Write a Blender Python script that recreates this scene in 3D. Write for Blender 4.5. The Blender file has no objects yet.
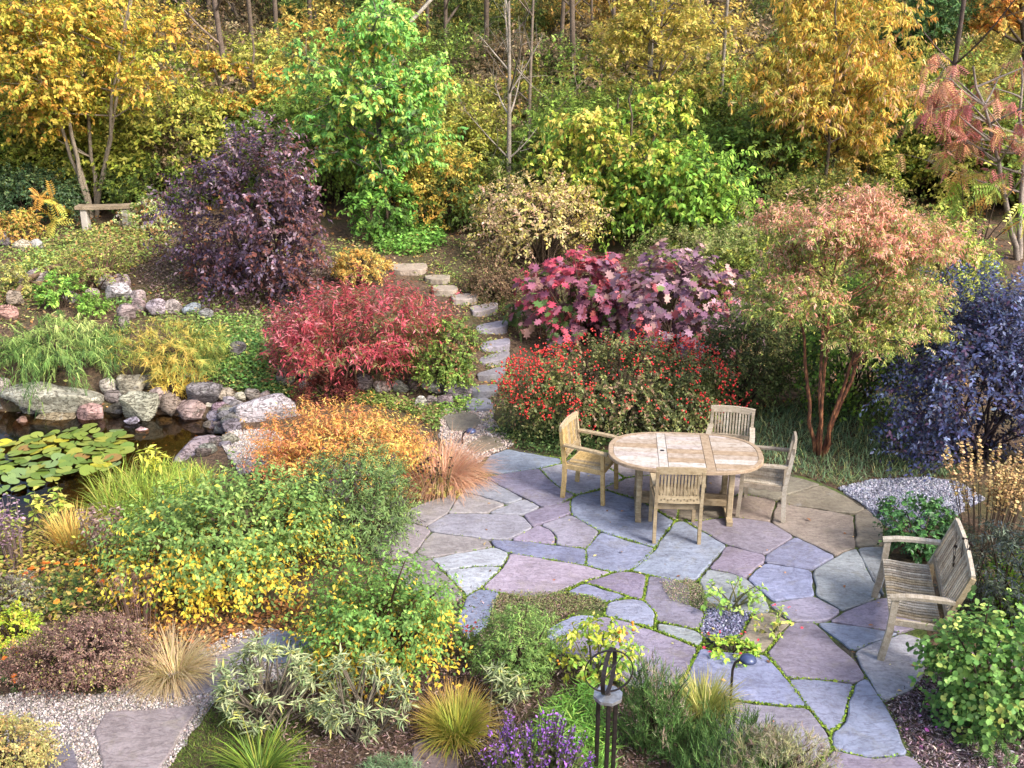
import bpy, math, random
import numpy as np
from mathutils import Vector, Matrix

# ---------------------------------------------------------------- camera, light, exposure
S = bpy.context.scene
COL = S.collection
FPX, PITCH, CAMH = 995.0, math.radians(20), 5.2
cam = bpy.data.cameras.new('camera'); camo = bpy.data.objects.new('camera', cam); COL.objects.link(camo)
camo.location = (0, 0, CAMH); camo.rotation_euler = (math.pi/2-PITCH, 0, 0)
cam.sensor_width = 36; cam.lens = FPX/1024*36; cam.clip_start = .05; cam.clip_end = 600
S.camera = camo
SUN_EL, SUN_AZ = math.radians(42), math.radians(128)      # azimuth measured from +Y towards +X
w = bpy.data.worlds.new('World'); S.world = w; w.use_nodes = True
nt = w.node_tree; bg = nt.nodes['Background']
sky = nt.nodes.new('ShaderNodeTexSky'); sky.sky_type = 'NISHITA'; sky.sun_disc = False
sky.sun_elevation = SUN_EL; sky.sun_rotation = SUN_AZ; sky.air_density = 1.0; sky.dust_density = 4.0; sky.ozone_density = 1.0
nt.links.new(sky.outputs[0], bg.inputs[0]); bg.inputs[1].default_value = .15
sl = bpy.data.lights.new('sun', 'SUN'); so = bpy.data.objects.new('sun', sl); COL.objects.link(so)
sl.energy = 2.1; sl.angle = math.radians(14); sl.color = (1, .96, .91)
sd = Vector((math.sin(SUN_AZ)*math.cos(SUN_EL), math.cos(SUN_AZ)*math.cos(SUN_EL), math.sin(SUN_EL)))
so.rotation_euler = sd.to_track_quat('Z', 'Y').to_euler(); so.location = sd*60
S.view_settings.view_transform = 'Standard'; S.view_settings.look = 'None'
S.view_settings.exposure = 1.05; S.view_settings.gamma = 1; S.view_settings.use_curve_mapping = False
S.render.engine = 'CYCLES'
cy = S.cycles
cy.max_bounces = 6; cy.diffuse_bounces = 3; cy.glossy_bounces = 2; cy.transmission_bounces = 3; cy.transparent_max_bounces = 6
cy.use_denoising = True; cy.sample_clamp_indirect = 6
try:
    cy.denoiser = 'OPENIMAGEDENOISE'; cy.denoising_input_passes = 'RGB_ALBEDO_NORMAL'; cy.denoising_prefilter = 'ACCURATE'
except Exception: pass

# ---------------------------------------------------------------- helpers
SP, CP = math.sin(PITCH), math.cos(PITCH)
def lin(c):
    c = np.asarray(c, float)/255.
    return np.where(c < .04045, c/12.92, ((c+.055)/1.055)**2.4)
def ray(px, py):
    b = (384-py)/FPX
    return np.array([(px-512)/FPX, CP+b*SP, -SP+b*CP])
def at(px, py, Y):
    d = ray(px, py); return d*(Y/d[1])+np.array([0, 0, CAMH])
def P(px, py, z=0):
    d = ray(px, py); return d*((z-CAMH)/d[2])+np.array([0, 0, CAMH])
def sm(a, b, x):
    t = np.clip((x-a)/(b-a), 0, 1); return t*t*(3-2*t)
POND = np.array([P(a, b, -.15)[:2] for a, b in [(-160,415),(-60,408),(40,409),(120,409),(172,412),(218,418),(236,436),(205,462),(170,478),(150,500),(110,520),(40,530),(-60,540),(-200,530)]])
def inpoly(x, y, poly):
    x = np.asarray(x, float); y = np.asarray(y, float); r = np.zeros(x.shape, bool); n = len(poly); j = n-1
    for i in range(n):
        xi, yi = poly[i]; xj, yj = poly[j]
        c = ((yi > y) != (yj > y)) & (x < (xj-xi)*(y-yi)/((yj-yi) if yj != yi else 1e-9)+xi)
        r ^= c; j = i
    return r
def distpoly(x, y, poly):
    d = np.full(np.shape(x), 1e9); n = len(poly)
    for i in range(n):
        a = poly[i]; b = poly[(i+1) % n]; ab = b-a
        t = np.clip(((x-a[0])*ab[0]+(y-a[1])*ab[1])/(ab@ab), 0, 1)
        d = np.minimum(d, np.hypot(x-a[0]-t*ab[0], y-a[1]-t*ab[1]))
    return d
def H(x, y):
    x = np.asarray(x, float); y = np.asarray(y, float)
    wl = 1-sm(-1.0, .3, x)
    hl = .35*sm(13.6, 14.3, y)+.85*sm(14.0, 20.5, y)
    hr = 1.0*sm(13.6, 20.5, y)
    h = wl*hl+(1-wl)*hr
    h = h+.05*np.clip(y-20.5, 0, 9)+.19*np.clip(y-29, 0, 60)
    und = .03*np.sin(x*1.7+y*.9)*np.sin(y*1.3-x*.6)
    h = h+und*sm(12.5, 15, y)
    ins = inpoly(x, y, POND); d = distpoly(x, y, POND)
    return np.where(ins, h*(1-sm(0, .12, d))-.45*sm(0, .3, d), h)
def Hs(x, y): return float(H(np.array([x]), np.array([y]))[0])
def Tv(px, py):
    px = np.asarray(px, float); py = np.asarray(py, float)
    b = (384-py)/FPX; dx = (px-512)/FPX; dy = CP+b*SP; dz = -SP+b*CP
    z = np.zeros_like(px)
    for k in range(25):
        t = np.clip((z-CAMH)/np.minimum(dz, -1e-3), 0, 90)
        z = .5*z+.5*H(dx*t, dy*t)
    t = np.clip((z-CAMH)/np.minimum(dz, -1e-3), 0, 90)
    return np.stack([dx*t, dy*t, z], -1)
def T(px, py): return Tv(np.array([px]), np.array([py]))[0]
def depth(p): return p[1]*CP-(p[2]-CAMH)*SP

def tag(o, label=None, cat=None, group=None, kind=None):
    if label: o['label'] = label
    if cat: o['category'] = cat
    if group: o['group'] = group
    if kind: o['kind'] = kind
    return o
def empty(name, loc, label=None, cat=None, group=None, rz=0):
    o = bpy.data.objects.new(name, None); COL.objects.link(o); o.location = loc; o.rotation_euler = (0, 0, rz)
    o.empty_display_size = .2
    return tag(o, label, cat, group)
def mesh_np(name, V, F, C, mat, parent=None, smooth=False):
    """triangle mesh from arrays; V world (or local) coordinates"""
    me = bpy.data.meshes.new(name)
    V = np.ascontiguousarray(V, np.float32); F = np.ascontiguousarray(F, np.int32)
    me.vertices.add(len(V)); me.vertices.foreach_set('co', V.ravel())
    k = F.shape[1]
    me.loops.add(F.size); me.loops.foreach_set('vertex_index', F.ravel())
    me.polygons.add(len(F)); me.polygons.foreach_set('loop_start', np.arange(0, F.size, k, dtype=np.int32))
    if smooth: me.polygons.foreach_set('use_smooth', np.ones(len(F), bool))
    me.update(calc_edges=True)
    if C is not None:
        a = me.attributes.new('col', 'FLOAT_COLOR', 'POINT')
        C4 = np.ones((len(V), 4), np.float32); C4[:, :3] = C
        a.data.foreach_set('color', C4.ravel())
    me.validate()
    me.materials.append(mat)
    o = bpy.data.objects.new(name, me); COL.objects.link(o)
    if parent is not None:
        o.parent = parent
    return o
def copy_tree(o, loc, rz=0, s=1, label=None):
    c = o.copy(); COL.objects.link(c); c.location = loc; c.rotation_euler = (0, 0, rz); c.scale = (s, s, s)
    if label: c['label'] = label
    for ch in list(o.children):
        d = ch.copy(); COL.objects.link(d); d.parent = c
        for g in ch.children:
            e = g.copy(); COL.objects.link(e); e.parent = d
    return c

class MB:
    """collects boxes, bars, tubes, prisms (quads and n-gons) into one mesh"""
    def __init__(s): s.v = []; s.f = []; s.c = []; s.col = (1, 1, 1)
    def add(s, vs, fs, col=None):
        o = len(s.v); s.v += [tuple(map(float, q)) for q in vs]; s.f += [tuple(i+o for i in q) for q in fs]
        s.c += [col or s.col]*len(vs)
    def bar(s, p0, p1, w, h, upv=(0, 0, 1), ch=.004, col=None):
        p0 = Vector(p0); p1 = Vector(p1); d = (p1-p0).normalized(); u = Vector(upv)
        if abs(d.dot(u)) > .98: u = Vector((0, 1, 0))
        x = d.cross(u).normalized(); u = x.cross(d).normalized()
        a, b = w/2, h/2; ch = min(ch, a*.4, b*.4)
        prof = [(-a+ch, -b), (a-ch, -b), (a, -b+ch), (a, b-ch), (a-ch, b), (-a+ch, b), (-a, b-ch), (-a, -b+ch)]
        vs = [p0+x*q[0]+u*q[1] for q in prof]+[p1+x*q[0]+u*q[1] for q in prof]
        n = 8
        fs = [(i, (i+1) % n, n+(i+1) % n, n+i) for i in range(n)]+[tuple(range(n))[::-1], tuple(range(n, 2*n))]
        s.add(vs, fs, col)
    def path_bar(s, pts, w, h, upv=(0, 0, 1)):
        pts = [Vector(p) for p in pts]; rings = []
        for i, p in enumerate(pts):
            d = (pts[min(i+1, len(pts)-1)]-pts[max(i-1, 0)]).normalized(); x = d.cross(Vector(upv)).normalized(); u = x.cross(d)
            rings.append([p-x*w/2-u*h/2, p+x*w/2-u*h/2, p+x*w/2+u*h/2, p-x*w/2+u*h/2])
        vs = [q for r in rings for q in r]; n = 4; fs = []
        for i in range(len(pts)-1):
            fs += [(i*n+k, i*n+(k+1) % n, (i+1)*n+(k+1) % n, (i+1)*n+k) for k in range(n)]
        fs += [(3, 2, 1, 0), tuple((len(pts)-1)*n+k for k in range(n))]
        s.add(vs, fs)
    def tube(s, pts, r, n=8, cap=True, col=None):
        pts = [Vector(p) for p in pts]; rr = r if hasattr(r, '__len__') else [r]*len(pts); vs = []; fs = []
        ref = Vector((.31, .95, .05))
        for i, p in enumerate(pts):
            d = (pts[min(i+1, len(pts)-1)]-pts[max(i-1, 0)]).normalized(); x = d.cross(ref)
            if x.length < .1: x = d.cross(Vector((1, 0, 0)))
            x.normalize(); y = d.cross(x)
            vs += [p+(x*math.cos(2*math.pi*k/n)+y*math.sin(2*math.pi*k/n))*rr[i] for k in range(n)]
        for i in range(len(pts)-1):
            fs += [(i*n+k, i*n+(k+1) % n, (i+1)*n+(k+1) % n, (i+1)*n+k) for k in range(n)]
        if cap: fs += [tuple(range(n))[::-1], tuple((len(pts)-1)*n+k for k in range(n))]
        s.add(vs, fs, col)
    def prism(s, poly, z0, z1, col=None):
        n = len(poly); vs = [(x, y, z0) for x, y in poly]+[(x, y, z1) for x, y in poly]
        s.add(vs, [(i, (i+1) % n, n+(i+1) % n, n+i) for i in range(n)]+[tuple(range(n))[::-1], tuple(range(n, 2*n))], col)
    def build(s, name, mat, parent=None, smooth=False):
        me = bpy.data.meshes.new(name); me.from_pydata(s.v, [], s.f); me.update()
        a = me.attributes.new('col', 'FLOAT_COLOR', 'POINT')
        C4 = np.ones((len(s.v), 4), np.float32); C4[:, :3] = np.array(s.c); a.data.foreach_set('color', C4.ravel())
        if smooth: me.polygons.foreach_set('use_smooth', np.ones(len(me.polygons), bool))
        me.materials.append(mat); o = bpy.data.objects.new(name, me); COL.objects.link(o)
        if parent is not None: o.parent = parent
        return o

# ---------------------------------------------------------------- materials
def newmat(name):
    m = bpy.data.materials.new(name); m.use_nodes = True; n = m.node_tree
    for x in list(n.nodes): n.nodes.remove(x)
    out = n.nodes.new('ShaderNodeOutputMaterial'); return m, n, out
def N(n, t, **kw):
    x = n.nodes.new('ShaderNode'+t)
    for k, v in kw.items():
        if k in x.inputs: x.inputs[k].default_value = v
        else: setattr(x, k, v)
    return x
def ramp(n, src, stops):
    r = n.nodes.new('ShaderNodeValToRGB'); n.links.new(src, r.inputs[0]); e = r.color_ramp.elements
    while len(e) > 1: e.remove(e[-1])
    e[0].position = stops[0][0]; e[0].color = (*stops[0][1], 1)
    for p, c in stops[1:]:
        q = e.new(p); q.color = (*c, 1)
    return r
def mix(n, a, b, fac, mode='MIX'):
    m = n.nodes.new('ShaderNodeMix'); m.data_type = 'RGBA'; m.blend_type = mode
    for s_, i in ((fac, 0), (a, 6), (b, 7)):
        if hasattr(s_, 'links') or hasattr(s_, 'node'): n.links.new(s_, m.inputs[i])
        elif i == 0: m.inputs[0].default_value = s_
        else: m.inputs[i].default_value = (*s_, 1)
    return m.outputs[2]
def leafmat(name, trans=.35, rough=.5, spec=.16):
    m, n, out = newmat(name); L = n.links
    a = N(n, 'Attribute', attribute_name='col')
    p = N(n, 'BsdfPrincipled', Roughness=rough); p.inputs['Specular IOR Level'].default_value = spec
    L.new(a.outputs['Color'], p.inputs['Base Color'])
    t = N(n, 'BsdfTranslucent'); g = mix(n, a.outputs['Color'], (1, .95, .55), .12); L.new(g, t.inputs[0])
    x = N(n, 'MixShader', Fac=trans); L.new(p.outputs[0], x.inputs[1]); L.new(t.outputs[0], x.inputs[2]); L.new(x.outputs[0], out.inputs[0])
    return m
LEAF = leafmat('leaf', .25); NEEDLE = leafmat('needle', .15, .6, .2); DRY = leafmat('dry_leaf', .15, .8, .1); GLOSSY = leafmat('glossy_leaf', .2, .38, .3)
def attrmat(name, rough=.9, bump=.3, scale=60, var=.35, spec=.2, objcolor=False, coarse=6):
    m, n, out = newmat(name); L = n.links
    p = N(n, 'BsdfPrincipled', Roughness=rough); p.inputs['Specular IOR Level'].default_value = spec
    src = N(n, 'ObjectInfo').outputs['Color'] if objcolor else N(n, 'Attribute', attribute_name='col').outputs['Color']
    tc = N(n, 'TexCoord')
    nz = N(n, 'TexNoise', Scale=scale, Detail=6.0, Roughness=.65); L.new(tc.outputs['Object'], nz.inputs[0])
    n2 = N(n, 'TexNoise', Scale=coarse, Detail=4.0); L.new(tc.outputs['Object'], n2.inputs[0])
    r1 = ramp(n, nz.outputs[0], [(.3, (1-var,)*3), (.7, (1+var*.6,)*3)]); r2 = ramp(n, n2.outputs[0], [(.3, (1-var*.8, 1-var*.85, 1-var*.95)), (.72, (1+var*.4,)*3)])
    c = mix(n, src, r1.outputs[0], 1, 'MULTIPLY'); c = mix(n, c, r2.outputs[0], 1, 'MULTIPLY')
    L.new(c, p.inputs['Base Color'])
    b = N(n, 'Bump', Strength=bump, Distance=.02); L.new(nz.outputs[0], b.inputs['Height']); L.new(b.outputs[0], p.inputs['Normal'])
    L.new(p.outputs[0], out.inputs[0]); return m
BARK = attrmat('bark', .9, .6, 40, .45); CHIP = attrmat('chips', .9, .2, 90, .3)
def rockmat():
    m, n, out = newmat('rock'); L = n.links; oi = N(n, 'ObjectInfo'); tc = N(n, 'TexCoord')
    def nz(sc, det=6, ro=.65, di=0., st=None):
        q = N(n, 'TexNoise', noise_dimensions='4D', Scale=sc, Detail=det, Roughness=ro, Distortion=di); mu = N(n, 'Math', operation='MULTIPLY'); L.new(oi.outputs['Random'], mu.inputs[0]); mu.inputs[1].default_value = 60; L.new(mu.outputs[0], q.inputs['W'])
        if st: mp = N(n, 'Mapping'); mp.inputs['Scale'].default_value = st; mp.inputs['Rotation'].default_value = (.3, .2, .4); L.new(tc.outputs['Object'], mp.inputs[0]); L.new(mp.outputs[0], q.inputs['Vector'])
        else: L.new(tc.outputs['Object'], q.inputs['Vector'])
        return q.outputs[0]
    a = nz(4, 8, .7, .8); b = nz(30, 8, .75); k = nz(5, 6, .6, 1.5, (1, 1, 2.6)); l = nz(8, 6, .7, .5); g = nz(3, 5)
    c = mix(n, oi.outputs['Color'], ramp(n, a, [(.28, (.5, .47, .45)), (.5, (1, 1, 1)), (.72, (1.3, 1.28, 1.26))]).outputs[0], 1, 'MULTIPLY')
    c = mix(n, c, ramp(n, b, [(.3, (.6, .59, .58)), (.5, (1, 1, 1)), (.7, (1.3, 1.3, 1.3))]).outputs[0], 1, 'MULTIPLY')
    kr = ramp(n, k, [(.455, (1, 1, 1)), (.495, (.32, .29, .27)), (.53, (1, 1, 1))]); c = mix(n, c, kr.outputs[0], 1, 'MULTIPLY')
    lm = ramp(n, l, [(.6, (0, 0, 0)), (.66, (.75, .75, .75))]); c = mix(n, c, (.42, .42, .38), lm.outputs[0])
    gm = ramp(n, g, [(.58, (0, 0, 0)), (.7, (.35, .35, .35))]); c = mix(n, c, (.07, .085, .03), gm.outputs[0])
    p = N(n, 'BsdfPrincipled', Roughness=.88); p.inputs['Specular IOR Level'].default_value = .2; L.new(c, p.inputs['Base Color'])
    ad = N(n, 'Math', operation='ADD'); L.new(a, ad.inputs[0]); L.new(b, ad.inputs[1]); a2 = N(n, 'Math', operation='ADD'); L.new(ad.outputs[0], a2.inputs[0]); L.new(kr.outputs[0], a2.inputs[1])
    bu = N(n, 'Bump', Strength=.8, Distance=.03); L.new(a2.outputs[0], bu.inputs['Height']); L.new(bu.outputs[0], p.inputs['Normal']); L.new(p.outputs[0], out.inputs[0]); return m
ROCK = rockmat()
def simple(name, col, rough=.5, metal=0, spec=.5):
    m, n, out = newmat(name); p = N(n, 'BsdfPrincipled', Roughness=rough, Metallic=metal); p.inputs['Base Color'].default_value = (*col, 1)
    p.inputs['Specular IOR Level'].default_value = spec
    tc = N(n, 'TexCoord'); nz = N(n, 'TexNoise', Scale=35.0, Detail=5.0); n.links.new(tc.outputs['Object'], nz.inputs[0])
    r = ramp(n, nz.outputs[0], [(.3, tuple(c*.7 for c in col)), (.7, tuple(min(1, c*1.25) for c in col))]); n.links.new(r.outputs[0], p.inputs['Base Color'])
    n.links.new(p.outputs[0], out.inputs[0]); return m
DARKMETAL = simple('dark_metal', (.05, .04, .04), .45, .6); GREYMETAL = simple('pale_metal', (.42, .43, .46), .4, .7); LAMPBLUE = simple('lamp_enamel', (.06, .08, .17), .35, .2)

def woodmat(name):
    m, n, out = newmat(name); L = n.links
    a = N(n, 'Attribute', attribute_name='col'); tc = N(n, 'TexCoord')
    mp = N(n, 'Mapping'); mp.inputs['Scale'].default_value = (6, 6, 6); L.new(tc.outputs['Object'], mp.inputs[0])
    nz = N(n, 'TexNoise', Scale=3.0, Detail=8.0, Roughness=.7); L.new(mp.outputs[0], nz.inputs[0])
    mp2 = N(n, 'Mapping'); mp2.inputs['Scale'].default_value = (3, 90, 90); L.new(tc.outputs['Object'], mp2.inputs[0])
    gr = N(n, 'TexNoise', Scale=1.6, Detail=4.0); L.new(mp2.outputs[0], gr.inputs[0])
    r1 = ramp(n, nz.outputs[0], [(.3, (.6, .55, .48)), (.5, (.95, .94, .92)), (.7, (1.2, 1.2, 1.24))]); r2 = ramp(n, gr.outputs[0], [(.35, (.8, .78, .74)), (.65, (1.08, 1.08, 1.08))])
    c = mix(n, a.outputs['Color'], r1.outputs[0], 1, 'MULTIPLY'); c = mix(n, c, r2.outputs[0], 1, 'MULTIPLY')
    p = N(n, 'BsdfPrincipled', Roughness=.75); p.inputs['Specular IOR Level'].default_value = .25; L.new(c, p.inputs['Base Color'])
    b = N(n, 'Bump', Strength=.25, Distance=.01); L.new(gr.outputs[0], b.inputs['Height']); L.new(b.outputs[0], p.inputs['Normal'])
    L.new(p.outputs[0], out.inputs[0]); return m
WOOD = woodmat('weathered_teak')

def soilmat():
    m, n, out = newmat('soil'); L = n.links; tc = N(n, 'TexCoord')
    n1 = N(n, 'TexNoise', Scale=1.2, Detail=6.0); n2 = N(n, 'TexNoise', Scale=28.0, Detail=8.0, Roughness=.75); v = N(n, 'TexVoronoi', Scale=26.0)
    for q in (n1, n2, v): L.new(tc.outputs['Object'], q.inputs[0])
    a = ramp(n, n2.outputs[0], [(.3, (.035, .024, .018)), (.5, (.10, .07, .052)), (.68, (.2, .15, .12))])
    b = ramp(n, v.outputs['Color'], [(.2, (.05, .032, .022)), (.5, (.15, .095, .06)), (.8, (.26, .17, .10))])
    g = ramp(n, n1.outputs[0], [(.45, (0, 0, 0)), (.62, (1, 1, 1))])
    c = mix(n, a.outputs[0], b.outputs[0], .45); gm = mix(n, c, (.06, .075, .025), 0); 
    gm = mix(n, c, (.075, .085, .03), g.outputs[0]); c = mix(n, c, gm, .55)
    p = N(n, 'BsdfPrincipled', Roughness=.95); p.inputs['Specular IOR Level'].default_value = .1; L.new(c, p.inputs['Base Color'])
    bu = N(n, 'Bump', Strength=.9, Distance=.03); L.new(n2.outputs[0], bu.inputs['Height']); L.new(bu.outputs[0], p.inputs['Normal'])
    L.new(p.outputs[0], out.inputs[0]); return m
SOIL = soilmat()
def gravelmat(name, cols, scale=55):
    m, n, out = newmat(name); L = n.links; tc = N(n, 'TexCoord')
    v = N(n, 'TexVoronoi', Scale=float(scale)); L.new(tc.outputs['Object'], v.inputs[0])
    n1 = N(n, 'TexNoise', Scale=2.0, Detail=5.0); L.new(tc.outputs['Object'], n1.inputs[0])
    sp = N(n, 'SeparateColor'); L.new(v.outputs['Color'], sp.inputs[0])
    a = ramp(n, sp.outputs[0], [(i/(len(cols)-1), c) for i, c in enumerate(cols)])
    d = ramp(n, v.outputs['Distance'], [(.1, (1, 1, 1)), (.75, (.35, .33, .31))]); s2 = ramp(n, n1.outputs[0], [(.35, (.75, .72, .68)), (.6, (1.05, 1.05, 1.05))])
    c = mix(n, a.outputs[0], d.outputs[0], 1, 'MULTIPLY'); c = mix(n, c, s2.outputs[0], 1, 'MULTIPLY')
    p = N(n, 'BsdfPrincipled', Roughness=.85); L.new(c, p.inputs['Base Color'])
    bu = N(n, 'Bump', Strength=1.0, Distance=.015, invert=True); L.new(v.outputs['Distance'], bu.inputs['Height']); L.new(bu.outputs[0], p.inputs['Normal'])
    L.new(p.outputs[0], out.inputs[0]); return m
GRAVEL = gravelmat('gravel', [(.25, .22, .2), (.45, .42, .4), (.36, .33, .36), (.62, .58, .55), (.4, .34, .3)])
GRAVELB = gravelmat('blue_gravel', [(.16, .17, .22), (.3, .31, .38), (.42, .42, .47), (.22, .22, .27)])
def stonemat():
    m, n, out = newmat('bluestone'); L = n.links; a = N(n, 'Attribute', attribute_name='col'); tc = N(n, 'TexCoord')
    sp = N(n, 'SeparateColor'); L.new(a.outputs['Color'], sp.inputs[0]); wv = N(n, 'Math', operation='MULTIPLY'); L.new(sp.outputs[0], wv.inputs[0]); wv.inputs[1].default_value = 90
    def nz(sc, det, ro, di, st=None):
        q = N(n, 'TexNoise', noise_dimensions='4D', Scale=sc, Detail=det, Roughness=ro, Distortion=di); L.new(wv.outputs[0], q.inputs['W'])
        if st:
            mp = N(n, 'Mapping'); mp.inputs['Scale'].default_value = st; mp.inputs['Rotation'].default_value = (0, 0, .6); L.new(tc.outputs['Object'], mp.inputs[0]); L.new(mp.outputs[0], q.inputs['Vector'])
        else: L.new(tc.outputs['Object'], q.inputs['Vector'])
        return q.outputs[0]
    n1 = nz(2.2, 8, .66, .9); n2 = nz(26, 9, .75, 0); n3 = nz(3.0, 7, .6, 1.8); n4 = nz(2.6, 6, .6, 2.2, (1, 3.2, 1)); n5 = nz(5.5, 6, .7, .6)
    r1 = ramp(n, n1, [(.26, (.62, .59, .6)), (.48, (1, 1, 1)), (.7, (1.24, 1.24, 1.26))]); r2 = ramp(n, n2, [(.3, (.7, .69, .68)), (.5, (1, 1, 1)), (.72, (1.22, 1.22, 1.22))])
    r3 = ramp(n, n3, [(.54, (0, 0, 0)), (.7, (1, 1, 1))]); r4 = ramp(n, n4, [(.44, (1, 1, 1)), (.49, (.78, .75, .77)), (.53, (1.04, 1.04, 1.05))]); r5 = ramp(n, n5, [(.6, (0, 0, 0)), (.74, (.55, .55, .55))])
    c = mix(n, a.outputs['Color'], r1.outputs[0], 1, 'MULTIPLY'); c = mix(n, c, r2.outputs[0], 1, 'MULTIPLY'); c = mix(n, c, r4.outputs[0], 1, 'MULTIPLY')
    mo = mix(n, c, (.24, .21, .12), .3); c = mix(n, c, mo, r3.outputs[0]); wh = mix(n, c, (.52, .52, .56), .5); c = mix(n, c, wh, r5.outputs[0])
    p = N(n, 'BsdfPrincipled', Roughness=.72); p.inputs['Specular IOR Level'].default_value = .35; L.new(c, p.inputs['Base Color'])
    ad = N(n, 'Math', operation='ADD'); L.new(n1, ad.inputs[0]); L.new(n2, ad.inputs[1]); ad2 = N(n, 'Math', operation='ADD'); L.new(ad.outputs[0], ad2.inputs[0]); L.new(r4.outputs[0], ad2.inputs[1])
    bu = N(n, 'Bump', Strength=.5, Distance=.022); L.new(ad2.outputs[0], bu.inputs['Height']); L.new(bu.outputs[0], p.inputs['Normal'])
    L.new(p.outputs[0], out.inputs[0]); return m
STONE = stonemat()
def jointmat():
    m, n, out = newmat('joint_moss'); L = n.links; tc = N(n, 'TexCoord')
    n1 = N(n, 'TexNoise', Scale=2.6, Detail=5.0); n2 = N(n, 'TexNoise', Scale=60.0, Detail=6.0)
    for q in (n1, n2): L.new(tc.outputs['Object'], q.inputs[0])
    a = ramp(n, n2.outputs[0], [(.3, (.025, .02, .015)), (.7, (.10, .085, .06))]); b = ramp(n, n2.outputs[0], [(.3, (.045, .07, .014)), (.7, (.12, .165, .035))])
    g = ramp(n, n1.outputs[0], [(.42, (0, 0, 0)), (.56, (1, 1, 1))]); c = mix(n, a.outputs[0], b.outputs[0], g.outputs[0])
    p = N(n, 'BsdfPrincipled', Roughness=.95); L.new(c, p.inputs['Base Color'])
    bu = N(n, 'Bump', Strength=.8, Distance=.02); L.new(n2.outputs[0], bu.inputs['Height']); L.new(bu.outputs[0], p.inputs['Normal'])
    L.new(p.outputs[0], out.inputs[0]); return m
JOINT = jointmat()
def watermat():
    m, n, out = newmat('pond_water'); L = n.links; tc = N(n, 'TexCoord')
    nz = N(n, 'TexNoise', Scale=5.0, Detail=3.0); L.new(tc.outputs['Object'], nz.inputs[0])
    bu = N(n, 'Bump', Strength=.06, Distance=.05); L.new(nz.outputs[0], bu.inputs['Height'])
    fr = N(n, 'Fresnel', IOR=1.33); L.new(bu.outputs[0], fr.inputs['Normal'])
    tr = N(n, 'BsdfTransparent'); tr.inputs[0].default_value = (.62, .5, .3, 1)
    gl = N(n, 'BsdfGlossy', Roughness=.03); L.new(bu.outputs[0], gl.inputs['Normal'])
    x = N(n, 'MixShader'); L.new(fr.outputs[0], x.inputs[0]); L.new(tr.outputs[0], x.inputs[1]); L.new(gl.outputs[0], x.inputs[2]); L.new(x.outputs[0], out.inputs[0])
    return m
WATER = watermat()
def padmat():
    m, n, out = newmat('lily_leaf'); L = n.links; oi = N(n, 'ObjectInfo'); tc = N(n, 'TexCoord'); nz = N(n, 'TexNoise', Scale=9.0, Detail=5.0); L.new(tc.outputs['Object'], nz.inputs[0])
    r = ramp(n, nz.outputs[0], [(.3, (.7, .75, .6)), (.7, (1.15, 1.1, 1))]); c = mix(n, oi.outputs['Color'], r.outputs[0], 1, 'MULTIPLY')
    p = N(n, 'BsdfPrincipled', Roughness=.35); L.new(c, p.inputs['Base Color']); L.new(p.outputs[0], out.inputs[0]); return m
PAD = padmat()
def paperbark():
    m, n, out = newmat('peeling_bark'); L = n.links; tc = N(n, 'TexCoord'); mp = N(n, 'Mapping'); mp.inputs['Scale'].default_value = (14, 14, 3.); L.new(tc.outputs['Object'], mp.inputs[0])
    nz = N(n, 'TexNoise', Scale=2.2, Detail=7.0, Roughness=.7); L.new(mp.outputs[0], nz.inputs[0])
    r = ramp(n, nz.outputs[0], [(.36, (.03, .014, .01)), (.5, (.15, .055, .03)), (.58, (.4, .16, .07)), (.7, (.62, .36, .2))])
    p = N(n, 'BsdfPrincipled', Roughness=.55); L.new(r.outputs[0], p.inputs['Base Color']); b = N(n, 'Bump', Strength=.9, Distance=.03); L.new(nz.outputs[0], b.inputs['Height']); L.new(b.outputs[0], p.inputs['Normal'])
    L.new(p.outputs[0], out.inputs[0]); return m
PAPERBARK = paperbark()

# ---------------------------------------------------------------- leaf shapes (x across, y along, z up)
def tp(v, f): return np.array(v, float), np.array(f, int)
TPL = {
 'oval': tp([(0,0,0),(-.27,.45,.07),(0,1,-.08),(.27,.45,.07)], [(0,2,1),(0,3,2)]),
 'lance': tp([(0,0,0),(-.13,.42,.04),(0,1,-.1),(.13,.42,.04)], [(0,2,1),(0,3,2)]),
 'sage': tp([(0,0,0),(-.085,.42,.03),(0,1,-.16),(.085,.42,.03)], [(0,2,1),(0,3,2)]),
 'needle': tp([(-.045,0,0),(.045,0,0),(0,1,0)], [(0,1,2)]),
 'round': tp([(0,0,0),(-.4,.3,.07),(-.36,.75,.06),(0,1,-.06),(.36,.75,.06),(.4,.3,.07)], [(0,2,1),(0,3,2),(0,4,3),(0,5,4)]),
 'lobed': tp([(0,.0,0),(-.3,.08,.03),(-.22,.28,.02),(-.5,.42,.05),(-.22,.56,.02),(-.34,.8,.02),(-.08,.78,0),(0,1,-.08),(.08,.78,0),(.34,.8,.02),(.22,.56,.02),(.5,.42,.05),(.22,.28,.02),(.3,.08,.03),(0,.5,0)],
   [(14,i+1,i) for i in range(0,13)]+[(14,0,13)]),
 'petal5': tp([(0,0,0)]+[(.5*math.cos(a)*(1 if k % 2 == 0 else .6), .5*math.sin(a)*(1 if k % 2 == 0 else .6), .1) for k, a in enumerate(np.linspace(0, 2*math.pi, 10, endpoint=False))], [(0,1+k,1+(k+1) % 10) for k in range(10)]),
 'berry': tp([(.5,0,0),(-.5,0,0),(0,.5,0),(0,-.5,0),(0,0,.5),(0,0,-.5)], [(0,2,4),(2,1,4),(1,3,4),(3,0,4),(2,0,5),(1,2,5),(3,1,5),(0,3,5)]),
}
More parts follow.
